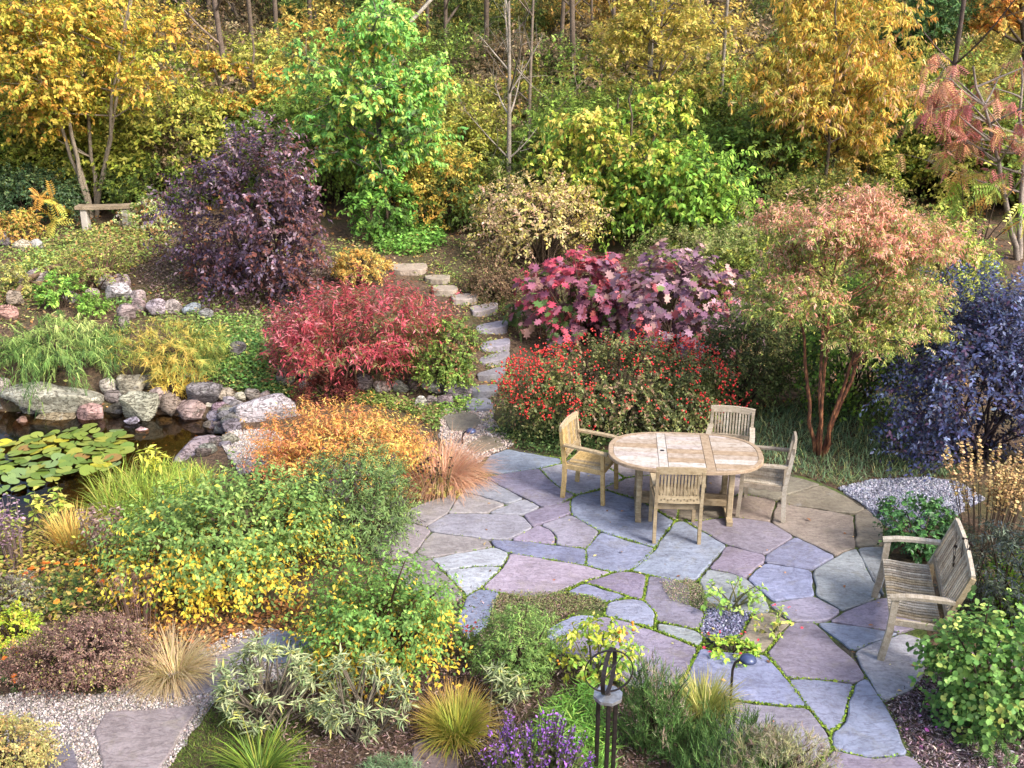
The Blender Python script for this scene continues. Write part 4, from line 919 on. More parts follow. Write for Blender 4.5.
# small garden lights
def light(px, py, Y, hpost, label, hook=True):
    c = at(px, py, Y); g = Hs(c[0], c[1]); r = empty('garden_light', (c[0], c[1], g), label, 'garden light', 'small path lights'); zt = c[2]-g; m_ = MB(); vs = []; n = 16
    prof = [(0, .035), (.035, .031), (.062, .012), (.07, -.01), (.06, -.018), (0, -.012)]
    m_.add([(pr*math.cos(2*math.pi*k/n), pr*math.sin(2*math.pi*k/n), zt+pz) for pr, pz in prof for k in range(n)], [(i*n+k, i*n+(k+1) % n, (i+1)*n+(k+1) % n, (i+1)*n+k) for i in range(5) for k in range(n)]); o = m_.build('lamp_shade', LAMPBLUE, r, True)
    m_ = MB(); m_.tube([(-.11, .0, -.1), (-.115, 0, zt-.1), (-.10, 0, zt-.035), (-.07, 0, zt-.008), (-.04, 0, zt+.005)] if hook else [(0, 0, -.1), (0, 0, zt-.01)], .011, 8); m_.build('post', DARKMETAL, r, True)
light(748, 659, 6.72, .4, 'blue capped gooseneck path light beside the yellowish grass tuft')
light(890, 505, 9.95, .2, 'low blue capped path light standing on the gravel strip', True)
light(471, 431, 11.95, .15, 'low blue capped path light on the gravel near the stone steps')
# ---------------------------------------------------------------- trees of the wood
Gd = [((70,92,50),3),((96,116,56),2),((50,72,42),2)]
tree('tree','multi stemmed golden yellow tree behind the rustic bench','tree',(-40,-70,195,172),21.5,6.7,
 [((216,172,50),4),((196,174,66),3,(0,0,.2)),((160,158,58),3.2),((222,152,60),1.3),((122,134,52),3,(0,.3,-.3))],base=106,nb=36,trunks=6,tr=.05,spread=.42,cov=2.9,barkcol=(.3,.25,.19),ldroop=.5,brad=.4,gap=-.55,jit=.2)
tree('tree','yellow and orange maple spreading low between golden tree and pale green tree','tree',(160,22,312,152),24,6.5,
 [((222,178,66),3),((222,150,66),1.4,(.8,0,.3)),((150,162,64),3,(-.4,0,-.6)),((190,178,72),2.4)],base=265,nb=20,trunks=2,tr=.07,cov=2.0,flatb=.35,brad=.36,lump=.3,gap=-.4)
tree('tree','fresh light green tree left of the middle with drooping leaf clusters','tree',(278,-30,462,222),20.5,7.8,
 [((140,196,104),4,(.2,0,.4)),((170,208,112),2.6,(0,0,.6)),((104,166,92),3.4),((88,122,78),2,(0,.2,-.5)),((226,176,76),.8,(-.8,0,-.5)),((194,204,100),1.4)],base=390,nb=30,trunks=1,tr=.085,cov=2.8,tpl='oval',ldroop=.7,brad=.38,gap=-.5,barkcol=(.3,.27,.23))
tree('tree','yellow green drooping leaf tree right of the bare sapling','tree',(520,45,765,250),20.5,8,
 [((160,176,62),3),((204,194,80),2.6,(-.3,0,.8)),((112,150,58),4,(.3,0,-.4)),((214,184,84),1.6,(-.3,0,1.)),((78,110,46),3,(0,.2,-.6))],base=620,nb=32,trunks=3,tr=.05,cov=2.7,ldroop=.7,brad=.36,gap=-.5)
tree('tree','dense golden ochre tree behind the pink topped maple','tree',(738,-60,925,200),22,9,
 [((220,172,56),4,(0,0,.4)),((192,174,72),3.6),((224,158,66),1.5,(0,0,-.3)),((164,164,76),2.4,(-.3,0,-.2)),((214,166,116),1.5,(0,0,-1.2))],base=815,nb=36,trunks=3,tr=.05,cov=2.8,tpl='lance',ldroop=.95,brad=.4,gap=-.7)
tree('sumac_tree','sumac with bare crooked limbs and drooping pink red leaves','tree',(888,34,1075,205),19,19,
 [((196,112,108),4,(-.4,0,.5)),((214,150,124),2.4,(0,0,.3)),((164,92,90),2),((150,140,80),1.5),((220,160,110),1),((170,180,100),1.2,(.2,0,-1.))],base=1012,nb=24,trunks=2,tr=.06,cov=1.35,tpl='pinnate',barkcol=(.32,.27,.24),ldroop=.9,brad=.34,M=6,spread=.5,gap=-.3,twigs=14)
tree('tree','dark green tree behind the top of the golden ochre tree','tree',(850,-60,985,90),27,6.5,[((84,124,84),3),((62,96,64),3),((116,146,88),1.2)],nb=14,cov=2.5,tr=.12,group=None)
tree('tree','airy pale yellow tree high up right of the grey trunks','tree',(560,-60,760,135),25,6,[((214,186,80),3),((200,180,86),2),((186,164,76),2),((150,156,64),1.6)],base=650,nb=24,cov=1.5,tr=.05,gap=-.2,brad=.32)
tree('tree','orange leaved tree at the upper corner above the sumac','tree',(960,-60,1080,60),26,6.5,[((222,140,60),3),((206,160,70),2),((170,150,70),1.5)],nb=12,cov=1.8,tr=.12,base=1010)
tree('tree','olive and gold leaved tree filling the gap behind the bare sapling','tree',(430,50,580,215),26,6,[((134,138,56),3),((164,154,60),2),((98,110,50),2),((180,142,60),1)],nb=18,cov=1.6,tr=.05,gap=-.4)
# bare saplings and slim trunks
def sapling(name, label, px, pyb, Y, topz, r0, nl, col, seed, lean=0, group=None):
    rng = np.random.default_rng(seed); c = at(px, pyb, Y); b = np.array([c[0], Y, Hs(c[0], Y)]); root = empty(name, b, label, 'tree', group)
    top = np.array([lean, rng.normal(0, .3), topz]); tk = bez(np.array([[0, 0, -.1]]), np.array([top*.5+rng.normal(0, .12, 3)]), top[None], 16)
    t = [tubes(tk, np.linspace(1, .25, 16)[None]*r0, 7, col)]
    if nl:
        j = rng.integers(4, 15, nl); a = tk[0][j]; an = rng.uniform(0, 6.28, nl); L = rng.uniform(.12, .3, nl)*topz; e = a+np.stack([np.cos(an)*L*.7, np.sin(an)*L*.7, L*.75], -1); m = (a+e)/2+rng.normal(0, .06, (nl, 3)); m[:, 2] -= L*.12
        lk = bez(a, m, e, 8); p2 = []; 
        for k in range(nl):
            for q in range(5):
                s0 = lk[k, rng.integers(2, 8)]; p2.append((s0, s0+rng.normal(0, .2, 3)*L[k]*1.1+np.array([0, 0, L[k]*.25])))
        a2 = np.array([q[0] for q in p2]); e2 = np.array([q[1] for q in p2]); bt = [tubes(lk, np.linspace(.4, .1, 8)[None]*r0*np.ones((nl, 1)), 5, col, rng), tubes(bez(a2, (a2+e2)/2+rng.normal(0, .03, a2.shape), e2, 5), np.linspace(.14, .06, 5)[None]*r0*np.ones((len(a2), 1)), 3, col, rng)]
        t += bt
    v, f, cc = join(t); mesh_np('trunk', v, f, cc, BARK, root, True)
    return root
sapling('sapling','leafless grey sapling with many upswept branches in front of the wood',507,190,20.5,6.3,.06,16,(.3,.26,.22),1)
sapling('sapling','slim leafless sapling with brown stem just right of the forked grey one',527,170,23,6.5,.055,9,(.24,.19,.15),2,.2)
sapling('tall_tree','tallest pale grey trunk right of the bare saplings',650,170,25,12,.085,8,(.32,.29,.26),3,.1)
sapling('tall_tree','thin straight trunk between the tallest pale trunk and the golden tree',715,190,25,11,.055,8,(.3,.26,.22),4)
sapling('tall_tree','thick grey trunk rising behind the light green tree',397,200,23.5,13,.15,5,(.3,.27,.23),5)
sapling('tall_tree','leaning brown trunk at the gap left of the light green tree',240,180,27,12,.09,10,(.2,.15,.12),6,-.9)
sapling('tall_tree','dark trunk at the right edge of the wood above the sumac',940,160,24,12,.07,8,(.12,.09,.08),7)
gt = 'slim trunks deep in the wood'
rg = np.random.default_rng(4)
base_t = None
for i, (px, Y) in enumerate([(155,34),(205,33),(222,36),(262,31),(284,34),(300,37),(318,35),(430,35),(446,33),(470,38),(487,34),(556,32),(575,30),(592,35),(612,33),(632,37),(668,35),(690,33),(730,36),(760,34),(35,35),(70,33),(880,35),(910,33),(985,32),(1005,35),(120,36),(350,36)]):
    c = at(px, 150, Y); loc = (c[0], Y, Hs(c[0], Y))
    if base_t is None:
        base_t = sapling('bare_tree', 'slim dark trunk standing far back in the dim wood', px, 150, Y, 13, .06, 14, (.15,.11,.085), 20, .3, gt)
    elif i % 7 == 1: base_t2 = base_t = sapling('bare_tree', 'slim dark trunk standing far back in the dim wood', px, 150, Y, 12, .075, 14, (.17,.13,.10), 20+i, rg.normal(0, .6), gt)
    else: copy_tree(base_t, loc, rg.uniform(0, 6), rg.uniform(.7, 1.3))
# far trees, seen only as foliage between nearer crowns
gf = 'leafy trees at the back of the wood'
far = []
for k, pal in enumerate([[((130,130,54),3),((160,144,60),2),((94,104,48),2)],[((92,112,54),3),((72,90,46),3),((140,134,58),1.4)],[((180,146,58),3),((160,122,56),2),((122,118,54),2)],[((112,94,70),3),((130,106,70),2),((84,76,54),2)]]):  # palettes darkened to put the deep wood's shade into leaf colour
    lab = ['olive yellow leafy tree at the back of the wood','dull green leafy tree at the back of the wood','dull gold leafy tree at the back of the wood','thin brown leaved tree at the back of the wood'][k]
    t = tree('woodland_tree', lab, 'tree', (420,-40,600,190), 36, 4.6, pal, nb=16, cov=1.25, tr=.14, group=gf, gap=-.35, brad=.34, tpl='oval', flatb=.8); far.append(t)
used = [False]*4
for i in range(132):
    row = i % 4; Y = [31, 36, 42, 50][row]+rg.uniform(-2.5, 2.5); span = Y*.85; x = -span+2*span*((i//4)+.5+rg.uniform(-.4, .4))/33.; k = int(rg.integers(0, 4)); px = 512+x/Y*FPX
    if row == 0 and (180 < px < 300 or 440 < px < 590): k = 3
    loc = (x, Y, Hs(x, Y)-.3); s = [.75, .95, 1.1, 1.3][row]*rg.uniform(.8, 1.15)
    if not used[k]: far[k].location = loc; far[k].scale = (s,)*3; used[k] = True
    else: copy_tree(far[k], loc, rg.uniform(0, 6.28), s)
# ---------------------------------------------------------------- understorey
bush('shrub','dark evergreen shrub at the left edge below the golden tree','shrub',(-40,160,92,226),5,[((66,92,66),3),((46,66,48),3),((104,124,88),1,(0,0,1))],Y=22.5,mat=GLOSSY,cov=3.2)
bush('shrub','dark leafy shrub behind the stems of the golden tree','shrub',(85,150,205,222),5,[((76,96,46),3),((110,126,52),1.5,(0,0,1)),((52,66,36),2)],Y=23.5)
bush('shrub','shaded green shrub under the yellow and orange maple','shrub',(180,105,310,210),6,[((104,128,52),3),((150,156,60),1.5,(0,0,1)),((66,84,40),3)],Y=23.5)
bush('shrub','bright yellow shrub under the right side of the light green tree','shrub',(398,152,482,238),5,[((206,172,64),4,(0,0,.4)),((170,158,66),2.6),((206,150,60),1),((120,130,60),1.5,(0,0,-.6))],Y=20.6,cov=2.2)
bush('shrub','green leafy shrub at the foot of the light green tree','shrub',(345,170,420,245),7,[((100,150,70),3),((130,176,80),2,(0,0,.5)),((66,96,48),2)],Y=20)
bush('shrub','dark green undergrowth shrub right below the bare saplings','shrub',(425,150,545,240),6,[((86,108,56),3),((112,128,60),2,(0,0,1)),((60,74,42),3)],Y=22)
bush('shrub','pinkish beige shrub of tiny dry leaves above the purple hydrangea','shrub',(474,165,606,278),5.4,[((196,174,120),3,(-.2,0,.2)),((204,168,140),2.2,(-.3,0,0)),((186,180,92),2.2,(.6,0,0)),((166,150,96),2),((220,200,90),1.2,(1,0,-.3))],Y=18.8,cov=1.7,gap=-.6,stems=60)
bush('shrub','large leaved green shrub beneath the yellow green drooping tree','shrub',(595,130,765,258),9,[((118,164,66),3),((150,186,80),2,(0,0,.6)),((72,104,48),3,(0,0,-.5))],Y=20.4,ldroop=.7)
bush('sumac_shrub','young sumac with long feathered yellow green leaves','shrub',(690,155,768,262),30,[((160,186,74),3),((196,196,84),1.5),((110,140,60),2)],Y=19,tpl='pinnate',cov=1.2,M=6,ldroop=.6)
bush('shrub','dim olive shrub under the golden ochre tree','shrub',(740,160,920,262),5.5,[((136,140,66),3),((150,130,74),2),((92,108,54),2)],Y=22)
bush('shrub','light green and yellow shrub behind the right shoulder of the maple','shrub',(880,205,1000,330),6,[((166,180,84),3),((200,196,96),2,(0,0,.5)),((110,136,62),2.5)],Y=17.8)
bush('sumac_shrub','small sumac with orange and yellow feathered leaves under the pink red sumac','shrub',(930,165,1035,240),26,[((206,190,90),3),((220,160,84),1.5),((150,176,80),2)],Y=18.6,tpl='pinnate',cov=1.,M=6,ldroop=.8)
bush('shrub','green shrub in the shade behind the maple stems','shrub',(780,260,935,425),6.5,[((92,128,52),3),((128,160,62),2,(0,0,.6)),((56,78,40),3)],Y=14.6,cov=2.2)
bush('shrub','dark grey green shrub between red berried shrub and maple','shrub',(690,300,800,420),5,[((84,98,62),3),((112,120,78),2,(0,0,.8)),((56,66,44),3)],Y=14.4)
bush('shrub','grey green shrub with faded leaves behind the purple hydrangea','shrub',(640,215,780,300),4.5,[((150,156,104),2),((120,132,80),3),((170,160,110),1.2)],Y=17.2)
bush('shrub','olive undergrowth between yellow green tree and pink topped maple','shrub',(700,215,850,330),5,[((136,150,72),3),((110,128,62),3),((180,180,84),1)],Y=17.6)
bush('fern','yellow and orange fern clump by the rustic bench','fern',(22,188,82,238),20,[((190,186,70),3),((210,150,60),2),((150,164,66),2)],Y=20.6,tpl='pinnate',cov=1.4,M=5,stems=0)
bush('perennial','orange brown dying perennials at the left edge near the rockery','perennial',(-10,205,40,245),4,[((200,160,70),3),((180,130,70),2),((150,160,80),2)],stems=10)
bush('perennial','pale green and white perennials right of the rustic bench','perennial',(118,196,175,236),4,[((170,186,130),3),((206,196,170),1.5),((210,150,90),1),((120,146,80),2)],Y=20.8,stems=20,cov=1.8)
# low shrubs filling the wood floor between and behind the named ones
ug = 'undergrowth shrubs along the edge of the wood'
under = []
for k, (pal, lab) in enumerate([([((150,156,64),3),((184,176,74),2,(0,0,.6)),((100,112,52),2)],'olive yellow undergrowth bush at the edge of the wood'),([((116,144,68),3),((146,172,80),2,(0,0,.6)),((80,100,54),2)],'green undergrowth bush at the edge of the wood'),
  ([((190,158,66),3),((206,170,74),2),((132,124,56),2)],'golden undergrowth bush at the edge of the wood'),([((140,116,86),3),((164,140,104),2),((104,96,66),2)],'brown twiggy undergrowth bush at the edge of the wood')]):
    under.append(bush('undergrowth_bush', lab, 'bush', (450,110,560,200), 4.6, pal, Y=24, cov=2.1, group=ug, stems=40, gap=-.6))
ru = np.random.default_rng(12); first = [True]*4
for i in range(180):
    row = i % 4; Y = [23.6, 26, 28.5, 31.5][row]+ru.uniform(-1, 1); px = -330+1690*((i//4)+.5+ru.uniform(-.45, .45))/45
    k = int(ru.choice(4, p=[.35, .3, .17, .18]))
    if 190 < px < 300 or 430 < px < 560: k = int(ru.choice([0, 3, 3, 1]))
    x = (px-512)/FPX*(Y*CP+1.5); s_ = ru.uniform(.85, 1.45)*(1+.12*row); loc = (x, Y, Hs(x, Y)-.05)
    if first[k]: under[k].location = loc; under[k].scale = (s_,)*3; under[k].rotation_euler.z = ru.uniform(0, 6); first[k] = False
    else: copy_tree(under[k], loc, ru.uniform(0, 6.28), s_)
# ---------------------------------------------------------------- the bank
bush('smokebush','big dark purple shrub on the slope with upright sprays','shrub',(174,134,330,298),6.4,[((100,82,106),3.4,(-.5,0,.4)),((98,68,76),4,(.3,0,0)),((150,126,138),2,(.3,0,.9)),((120,74,64),2.6,(.5,0,-.3)),((58,44,58),2.4,(0,0,-.6))],cov=3.6,lump=.3,shell=(.4,1.12),up=.5,M=16,L=.6,tpl='oval',gap=-.7,hemi=-.9,stemcol=(.09,.06,.06))  # purple palette also paints light at the upper right, shade at the foot
bush('shrub','sprawling cotoneaster with small green leaves and brown stems beneath the rustic bench','shrub',(56,238,140,292),3.6,[((130,146,82),3),((160,170,96),2,(0,0,.5)),((140,110,84),2),((200,140,70),.5)],cov=1.3,stems=60,stemcol=(.2,.12,.09),gap=-.3)
bush('shrub','leafy light green seedling shrub beside the driftwood','shrub',(34,268,80,312),6,[((126,176,84),3),((160,200,96),2),((84,120,56),2)],cov=2)
bush('perennial','small fresh green clump above the weeping conifer','perennial',(74,290,112,318),4.5,[((140,184,90),3),((110,150,70),2)],stems=0)
bush('perennial','pale green clump on the rockery left of the cotoneaster','perennial',(18,246,62,280),4,[((140,170,110),3),((176,190,110),2),((200,196,90),1)],stems=0,cov=1.5)
bush('perennial','grey and yellow weeds trailing over rocks at the left edge','perennial',(-10,258,34,300),3.6,[((180,176,96),3),((150,150,110),2),((206,196,80),1)],stems=0,cov=1.2)
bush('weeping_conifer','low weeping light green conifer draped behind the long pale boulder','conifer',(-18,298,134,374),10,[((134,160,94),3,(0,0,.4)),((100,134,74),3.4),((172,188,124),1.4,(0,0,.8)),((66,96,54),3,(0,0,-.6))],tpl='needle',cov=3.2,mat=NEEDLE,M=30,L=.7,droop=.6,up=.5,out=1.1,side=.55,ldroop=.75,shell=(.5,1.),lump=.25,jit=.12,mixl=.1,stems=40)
bush('golden_conifer','spreading yellow green thread leaf conifer between rocks','conifer',(122,312,232,380),8,[((190,172,72),2.6,(-.6,0,.3)),((146,154,76),3.4),((200,168,72),1.6,(0,-.6,-.3)),((112,130,66),3.6,(.3,.3,-.3))],tpl='needle',cov=2.6,mat=NEEDLE,M=22,droop=.5,jit=.14,mixl=.2)
bush('golden_conifer','golden yellow conifer spray hanging over the pond stones','conifer',(152,352,202,402),8,[((226,186,66),4),((206,170,60),2),((190,176,80),1.5)],tpl='needle',cov=2.4,mat=NEEDLE,M=20,droop=.7,Y=13.8,jit=.14)
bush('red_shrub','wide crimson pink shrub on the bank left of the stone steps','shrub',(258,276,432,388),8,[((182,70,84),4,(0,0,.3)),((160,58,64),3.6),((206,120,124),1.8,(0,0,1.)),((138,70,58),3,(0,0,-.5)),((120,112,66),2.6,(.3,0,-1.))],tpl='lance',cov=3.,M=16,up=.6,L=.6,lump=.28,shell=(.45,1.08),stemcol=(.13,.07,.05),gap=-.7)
bush('barberry','low dark maroon twiggy shrub beneath the crimson pink shrub','shrub',(296,365,362,408),3.4,[((128,62,60),4),((96,50,48),3),((160,90,70),1)],cov=2.2,Y=14.0)
bush('shrub','low orange and yellow shrub at the top of the bank between purple and crimson shrubs','shrub',(330,244,392,286),4,[((218,160,74),4),((206,180,90),2),((150,140,70),1.5)])
bush('shrub','small leaved green creeper spilling beside the stone steps','shrub',(408,314,480,400),4.4,[((112,140,72),4,(0,0,-.2)),((140,166,84),2.5,(0,0,.1)),((150,100,72),1.8,(-.4,0,.6)),((72,92,50),2)],cov=2.8,ry=.7,stems=20)
bush('shrub','low brown heathery bush right of the upper steps','shrub',(458,254,524,306),3.4,[((116,92,70),3),((140,112,84),2),((96,88,60),2)],cov=2.,Y=17.0,mat=DRY)
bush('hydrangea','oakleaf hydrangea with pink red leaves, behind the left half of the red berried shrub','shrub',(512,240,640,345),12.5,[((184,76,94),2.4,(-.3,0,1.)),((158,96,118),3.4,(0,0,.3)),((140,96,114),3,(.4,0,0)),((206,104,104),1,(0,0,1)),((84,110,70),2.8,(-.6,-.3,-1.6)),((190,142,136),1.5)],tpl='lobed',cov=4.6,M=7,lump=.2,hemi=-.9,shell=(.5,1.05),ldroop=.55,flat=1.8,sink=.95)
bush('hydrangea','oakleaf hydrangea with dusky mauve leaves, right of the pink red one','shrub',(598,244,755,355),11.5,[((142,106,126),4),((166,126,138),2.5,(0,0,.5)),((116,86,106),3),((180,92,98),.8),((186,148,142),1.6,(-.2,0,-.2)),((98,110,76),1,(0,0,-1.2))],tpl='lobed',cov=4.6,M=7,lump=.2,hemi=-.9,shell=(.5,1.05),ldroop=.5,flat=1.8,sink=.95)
def berries(n, size, pal, nm='berries', zb=-.2, front=None, yb=.0):
    def go(root, c, r, rng):
        d = nrm(rng.normal(size=(n*3, 3))); d = d[d[:, 2] > zb]; nz = Noise(rng); d = d[nz(d*5)*.8-d[:, 0]*.35+rng.normal(0, .5, len(d)) > -.35][:n]; pos = c+r*d*rng.uniform(.9, 1.1, (len(d), 1))
        cl = np.repeat(pos, 3, 0)+rng.normal(0, size*1.1, (len(d)*3, 3))
        col = colours(pal, rng.integers(0, len(pal), len(cl)), rng, .15)
        V, F, C = place(cl, rng.normal(size=cl.shape), rng.normal(size=cl.shape), size*rng.uniform(.8, 1.3, len(cl)), 'berry', col); o = mesh_np(nm, V, F, C, GLOSSY, root); o['kind'] = 'stuff'
    return go
bush('berry_shrub','broad dense shrub covered in bright red berries behind the table','shrub',(508,336,736,444),5.6,[((104,112,70),4),((134,138,92),2,(0,0,.6)),((74,84,52),3),((150,120,90),1.5)],cov=3.4,ry=.5,mat=GLOSSY,lump=.18,shell=(.6,1.05),sink=.92,extra=berries(620,.028,[((226,50,48),1),((206,36,40),1),((236,80,66),1)]),stems=40)
# paperbark maple
tree('paperbark_maple','small maple with peeling coppery stems and pink tipped crown','tree',(736,186,950,376),11.6,6.2,
 [((230,164,138),2.8,(.2,0,2.4)),((224,138,118),1.3,(.4,0,2.2)),((140,160,96),5,(-.3,0,-.6)),((176,184,98),3.6,(.6,0,-.3)),((210,186,126),1.8,(.3,0,.6)),((104,126,76),3.4,(-.4,.2,-.8))],base=837,nb=36,trunks=5,tr=.028,spread=.4,tpl='lance',cov=3.7,bark=PAPERBARK,brad=.36,ry=.8,gap=-.35,flatb=.55,shellb=(.5,1.08),ldroop=.5)
bush('smokebush','blue purple smokebush at the right edge behind the dried flower heads','shrub',(884,252,1085,476),7,[((80,88,130),4,(0,0,.4)),((64,70,100),3.4),((126,138,172),1.8,(0,0,.8)),((46,42,70),3.4,(0,0,-.4)),((80,58,84),1)],tpl='oval',cov=3.4,M=12,L=.55,lump=.3,shell=(.4,1.1),up=.4,gap=-.7,hemi=-.95,stemcol=(.08,.06,.07))  # blue of skylit shade and a darker foot painted into the purple leaves
# ---------------------------------------------------------------- ground covers
grasscarpet('groundcover_grass','bluish green low grass under the coppery stemmed maple','grass',[(720,425),(800,400),(880,395),(960,440),(955,478),(870,480),(838,488),(805,476),(770,468),(735,456)],9000,.16,.009,[((100,128,110),3),((126,150,126),2),((84,110,84),2),((170,170,126),1)])
carpet('groundcover','dark green vinca carpet below the red berried shrub','ground cover',[(488,432),(520,424),(600,420),(640,435),(600,452),(560,458),(520,450)],4200,.05,'oval',[((86,116,76),3),((120,146,96),1.5),((60,84,56),2)],hgt=.12)
carpet('groundcover','bright green low leaves beside the upper path','ground cover',[(366,232),(440,228),(446,246),(420,256),(380,256)],3000,.09,'oval',[((116,166,80),3),((140,190,94),2),((84,124,60),2)],hgt=.22)
carpet('groundcover','small green and yellow plants covering the bank behind the pond','ground cover',[(195,338),(240,325),(262,340),(275,385),(300,396),(285,400),(230,392),(200,376)],11000,.06,'oval',[((96,136,84),3),((130,166,90),2),((160,150,90),1),((206,180,90),.5)],hgt=.14,patch=(2.2,-.3))
carpet('groundcover','mixed low weeds and fallen leaves on the upper slope','ground cover',[(-40,236),(60,226),(140,230),(175,240),(150,262),(60,300),(-40,310)],15000,.065,'oval',[((130,156,90),3),((164,170,100),2),((190,150,100),1),((150,120,90),1.5)],hgt=.14,patch=(1.5,-.2))
carpet('groundcover','thin green weeds along the stone steps','ground cover',[(395,262),(440,262),(470,285),(505,300),(515,345),(512,410),(498,415),(475,320),(430,290)],5000,.05,'oval',[((110,136,72),3),((150,160,90),1.5),((150,120,84),1)],hgt=.08,patch=(2.5,0.))
carpet('groundcover','low green and brown weeds between orange perennials and low wall','ground cover',[(318,396),(372,392),(428,406),(446,416),(436,432),(410,414),(360,404)],2600,.05,'oval',[((112,142,76),3),((140,160,88),2),((150,120,84),1.5)],hgt=.1)
carpet('groundcover','low green leaves growing at the foot of the low wall','ground cover',[(428,404),(470,398),(488,410),(470,414),(440,418)],700,.05,'oval',[((120,160,76),3),((150,176,90),1)],hgt=.1)
carpet('groundcover','creeping thyme mat turning brown between flagstones and bed','ground cover',[(492,604),(505,596),(560,596),(600,602),(608,612),(575,614),(545,628),(545,640),(500,650),(490,625)],9000,.016,'oval',[((126,146,92),3),((150,140,104),2),((150,120,112),1.5,),((104,128,76),2)],hgt=.035,lift=.035,patch=(3,-.9))
carpet('groundcover','patch of creeping thyme in the planting pocket among flagstones','ground cover',[(660,586),(688,582),(702,590),(706,604),(718,612),(700,612),(670,604)],3200,.015,'oval',[((130,150,110),3),((160,140,120),2),((176,150,140),1)],hgt=.03,lift=.035)
grasscarpet('lawn','dark mossy grass corner beside the gravel path','grass',[(165,775),(190,730),(205,706),(245,694),(300,720),(320,800),(150,800)],9000,.06,.006,[((84,104,50),3),((110,130,60),2),((70,84,44),2)])
MUL = [((120,100,94),3),((150,128,120),2),((90,70,64),3),((176,150,140),1)]
carpet('mulch','shredded bark mulch in the bed along the lower right','mulch',[(884,705),(925,668),(1000,640),(1100,640),(1100,820),(940,820),(912,757),(899,728)],24000,.042,'lance',[((130,108,112),3),((164,146,150),2.5),((90,74,80),3),((196,178,180),1.4)],CHIP,.03,lift=.005)
carpet('mulch','brown bark mulch of the foreground beds','mulch',[(280,690),(470,590),(545,596),(690,690),(830,770),(830,820),(280,820)],26000,.042,'lance',MUL,CHIP,.03,lift=.004)
carpet('groundcover','green low plants among the rocks under the purple bush','ground cover',[(110,300),(150,306),(210,318),(262,318),(262,342),(200,338),(130,316)],4200,.06,'oval',[((104,140,84),3),((134,166,96),2),((150,140,96),1)],hgt=.12,patch=(2,-.3))
carpet('mulch','brown bark mulch on the slope under the purple bush','mulch',[(120,262),(160,240),(340,262),(320,330),(220,330),(160,300)],14000,.07,'lance',MUL,CHIP,.05)
LL = [((190,130,70),3),((150,100,64),3),((210,160,80),2),((120,84,60),2),((200,170,110),1)]
carpet('fallen_leaves','fallen brown and orange leaves under the yellow rose bushes','leaf litter',[(100,600),(230,600),(300,600),(330,640),(250,640),(215,655),(150,650)],2600,.05,'oval',LL,DRY,.03)
carpet('fallen_leaves','leaf litter covering the wood floor','leaf litter',np.array([(-16,19.5),(16,19.5),(24,36),(-24,36)]),9000,.13,'oval',LL,DRY,.05)
carpet('groundcover','low weeds dotted over the slope between rocks and steps','ground cover',np.array([(-8,13.6),(-.6,13.6),(1.6,14.5),(6,14),(7,19.5),(-10,19.5)]),34000,.065,'oval',[((126,146,86),3),((150,164,96),2),((150,126,90),2),((180,150,100),1)],hgt=.09,patch=(1.3,-.1))
carpet('fallen_leaves','fallen leaves scattered over the garden beds','leaf litter',np.array([(-9,8.5),(-.8,8.5),(-1.2,13),(7,13.2),(8,19.5),(-12,19.5)]),5000,.06,'oval',LL,DRY,.03)
rl = np.random.default_rng(3)
carpet('fallen_leaves','few small dry leaves lying on the patio flags','leaf litter',outl,70,.05,'oval',LL+[((230,190,120),2)],DRY,.004,lift=.038,tiltn=.2)
# ---------------------------------------------------------------- pond plants
rl = np.random.default_rng(31); pads = []
def pad_mesh(seed):
    rg_ = np.random.default_rng(seed); n = 22; a = np.linspace(.16, 2*math.pi-.16, n); w_ = 1+.03*rg_.normal(size=n); z = .05*np.sin(a*2+rg_.uniform(0, 6))*.6
    V = np.concatenate([[[0, 0, .0]], np.c_[np.cos(a)*.55*w_, np.sin(a)*.55*w_, z*.3], np.c_[np.cos(a)*w_, np.sin(a)*w_, z]]); F = [(0, 1+i, 2+i) for i in range(n-1)]
    for i in range(n-1): F += [(1+i, 1+n+i, 2+n+i), (1+i, 2+n+i, 2+i)]
    o = mesh_np('lily_pad', V, np.array(F), None, PAD, None, True); m_ = o.data; bpy.data.objects.remove(o); return m_
PM = [pad_mesh(k) for k in range(6)]
pp = polyw([(-60,466),(20,462),(70,450),(128,450),(133,462),(128,480),(110,494),(70,500),(20,515),(-60,525)]); cand = scatter(pp, 900, rl); keep = []
for q in cand:
    if all((q[0]-k[0])**2+(q[1]-k[1])**2 > .115**2 for k in keep): keep.append(q)
extra = [(68,447),(114,442),(22,463),(-2,452),(2,464),(108,460),(55,454),(90,414+12)]
keep = keep[:175]+[P(a, b, -.14)[:2] for a, b in extra]
PC = [(150,170,76),(134,162,76),(168,182,88),(122,148,68),(184,184,84),(146,172,112)]
for i, q in enumerate(keep):
    o = bpy.data.objects.new('lily_pad', PM[i % 6]); COL.objects.link(o); s = rl.uniform(.075, .118); o.location = (q[0], q[1], -.142+rl.uniform(0, .03)); o.scale = (s, s, s); o.rotation_euler = (rl.normal(0, .13), rl.normal(0, .13), rl.uniform(0, 6.28))
    k = rl.integers(0, 40); c = PC[k % 6]; lab = 'flat green water lily pad floating among others on the pond'
    if k == 7: c = (176,140,84); lab = 'browned orange water lily pad on the pond'
    if k in (11, 12, 13): c = (216,206,70); lab = 'yellowed water lily pad on the pond'
    o.color = (*[float(v) for v in lin(c)*GAIN], 1); tag(o, lab, 'lily pad', 'lily pads on the pond')
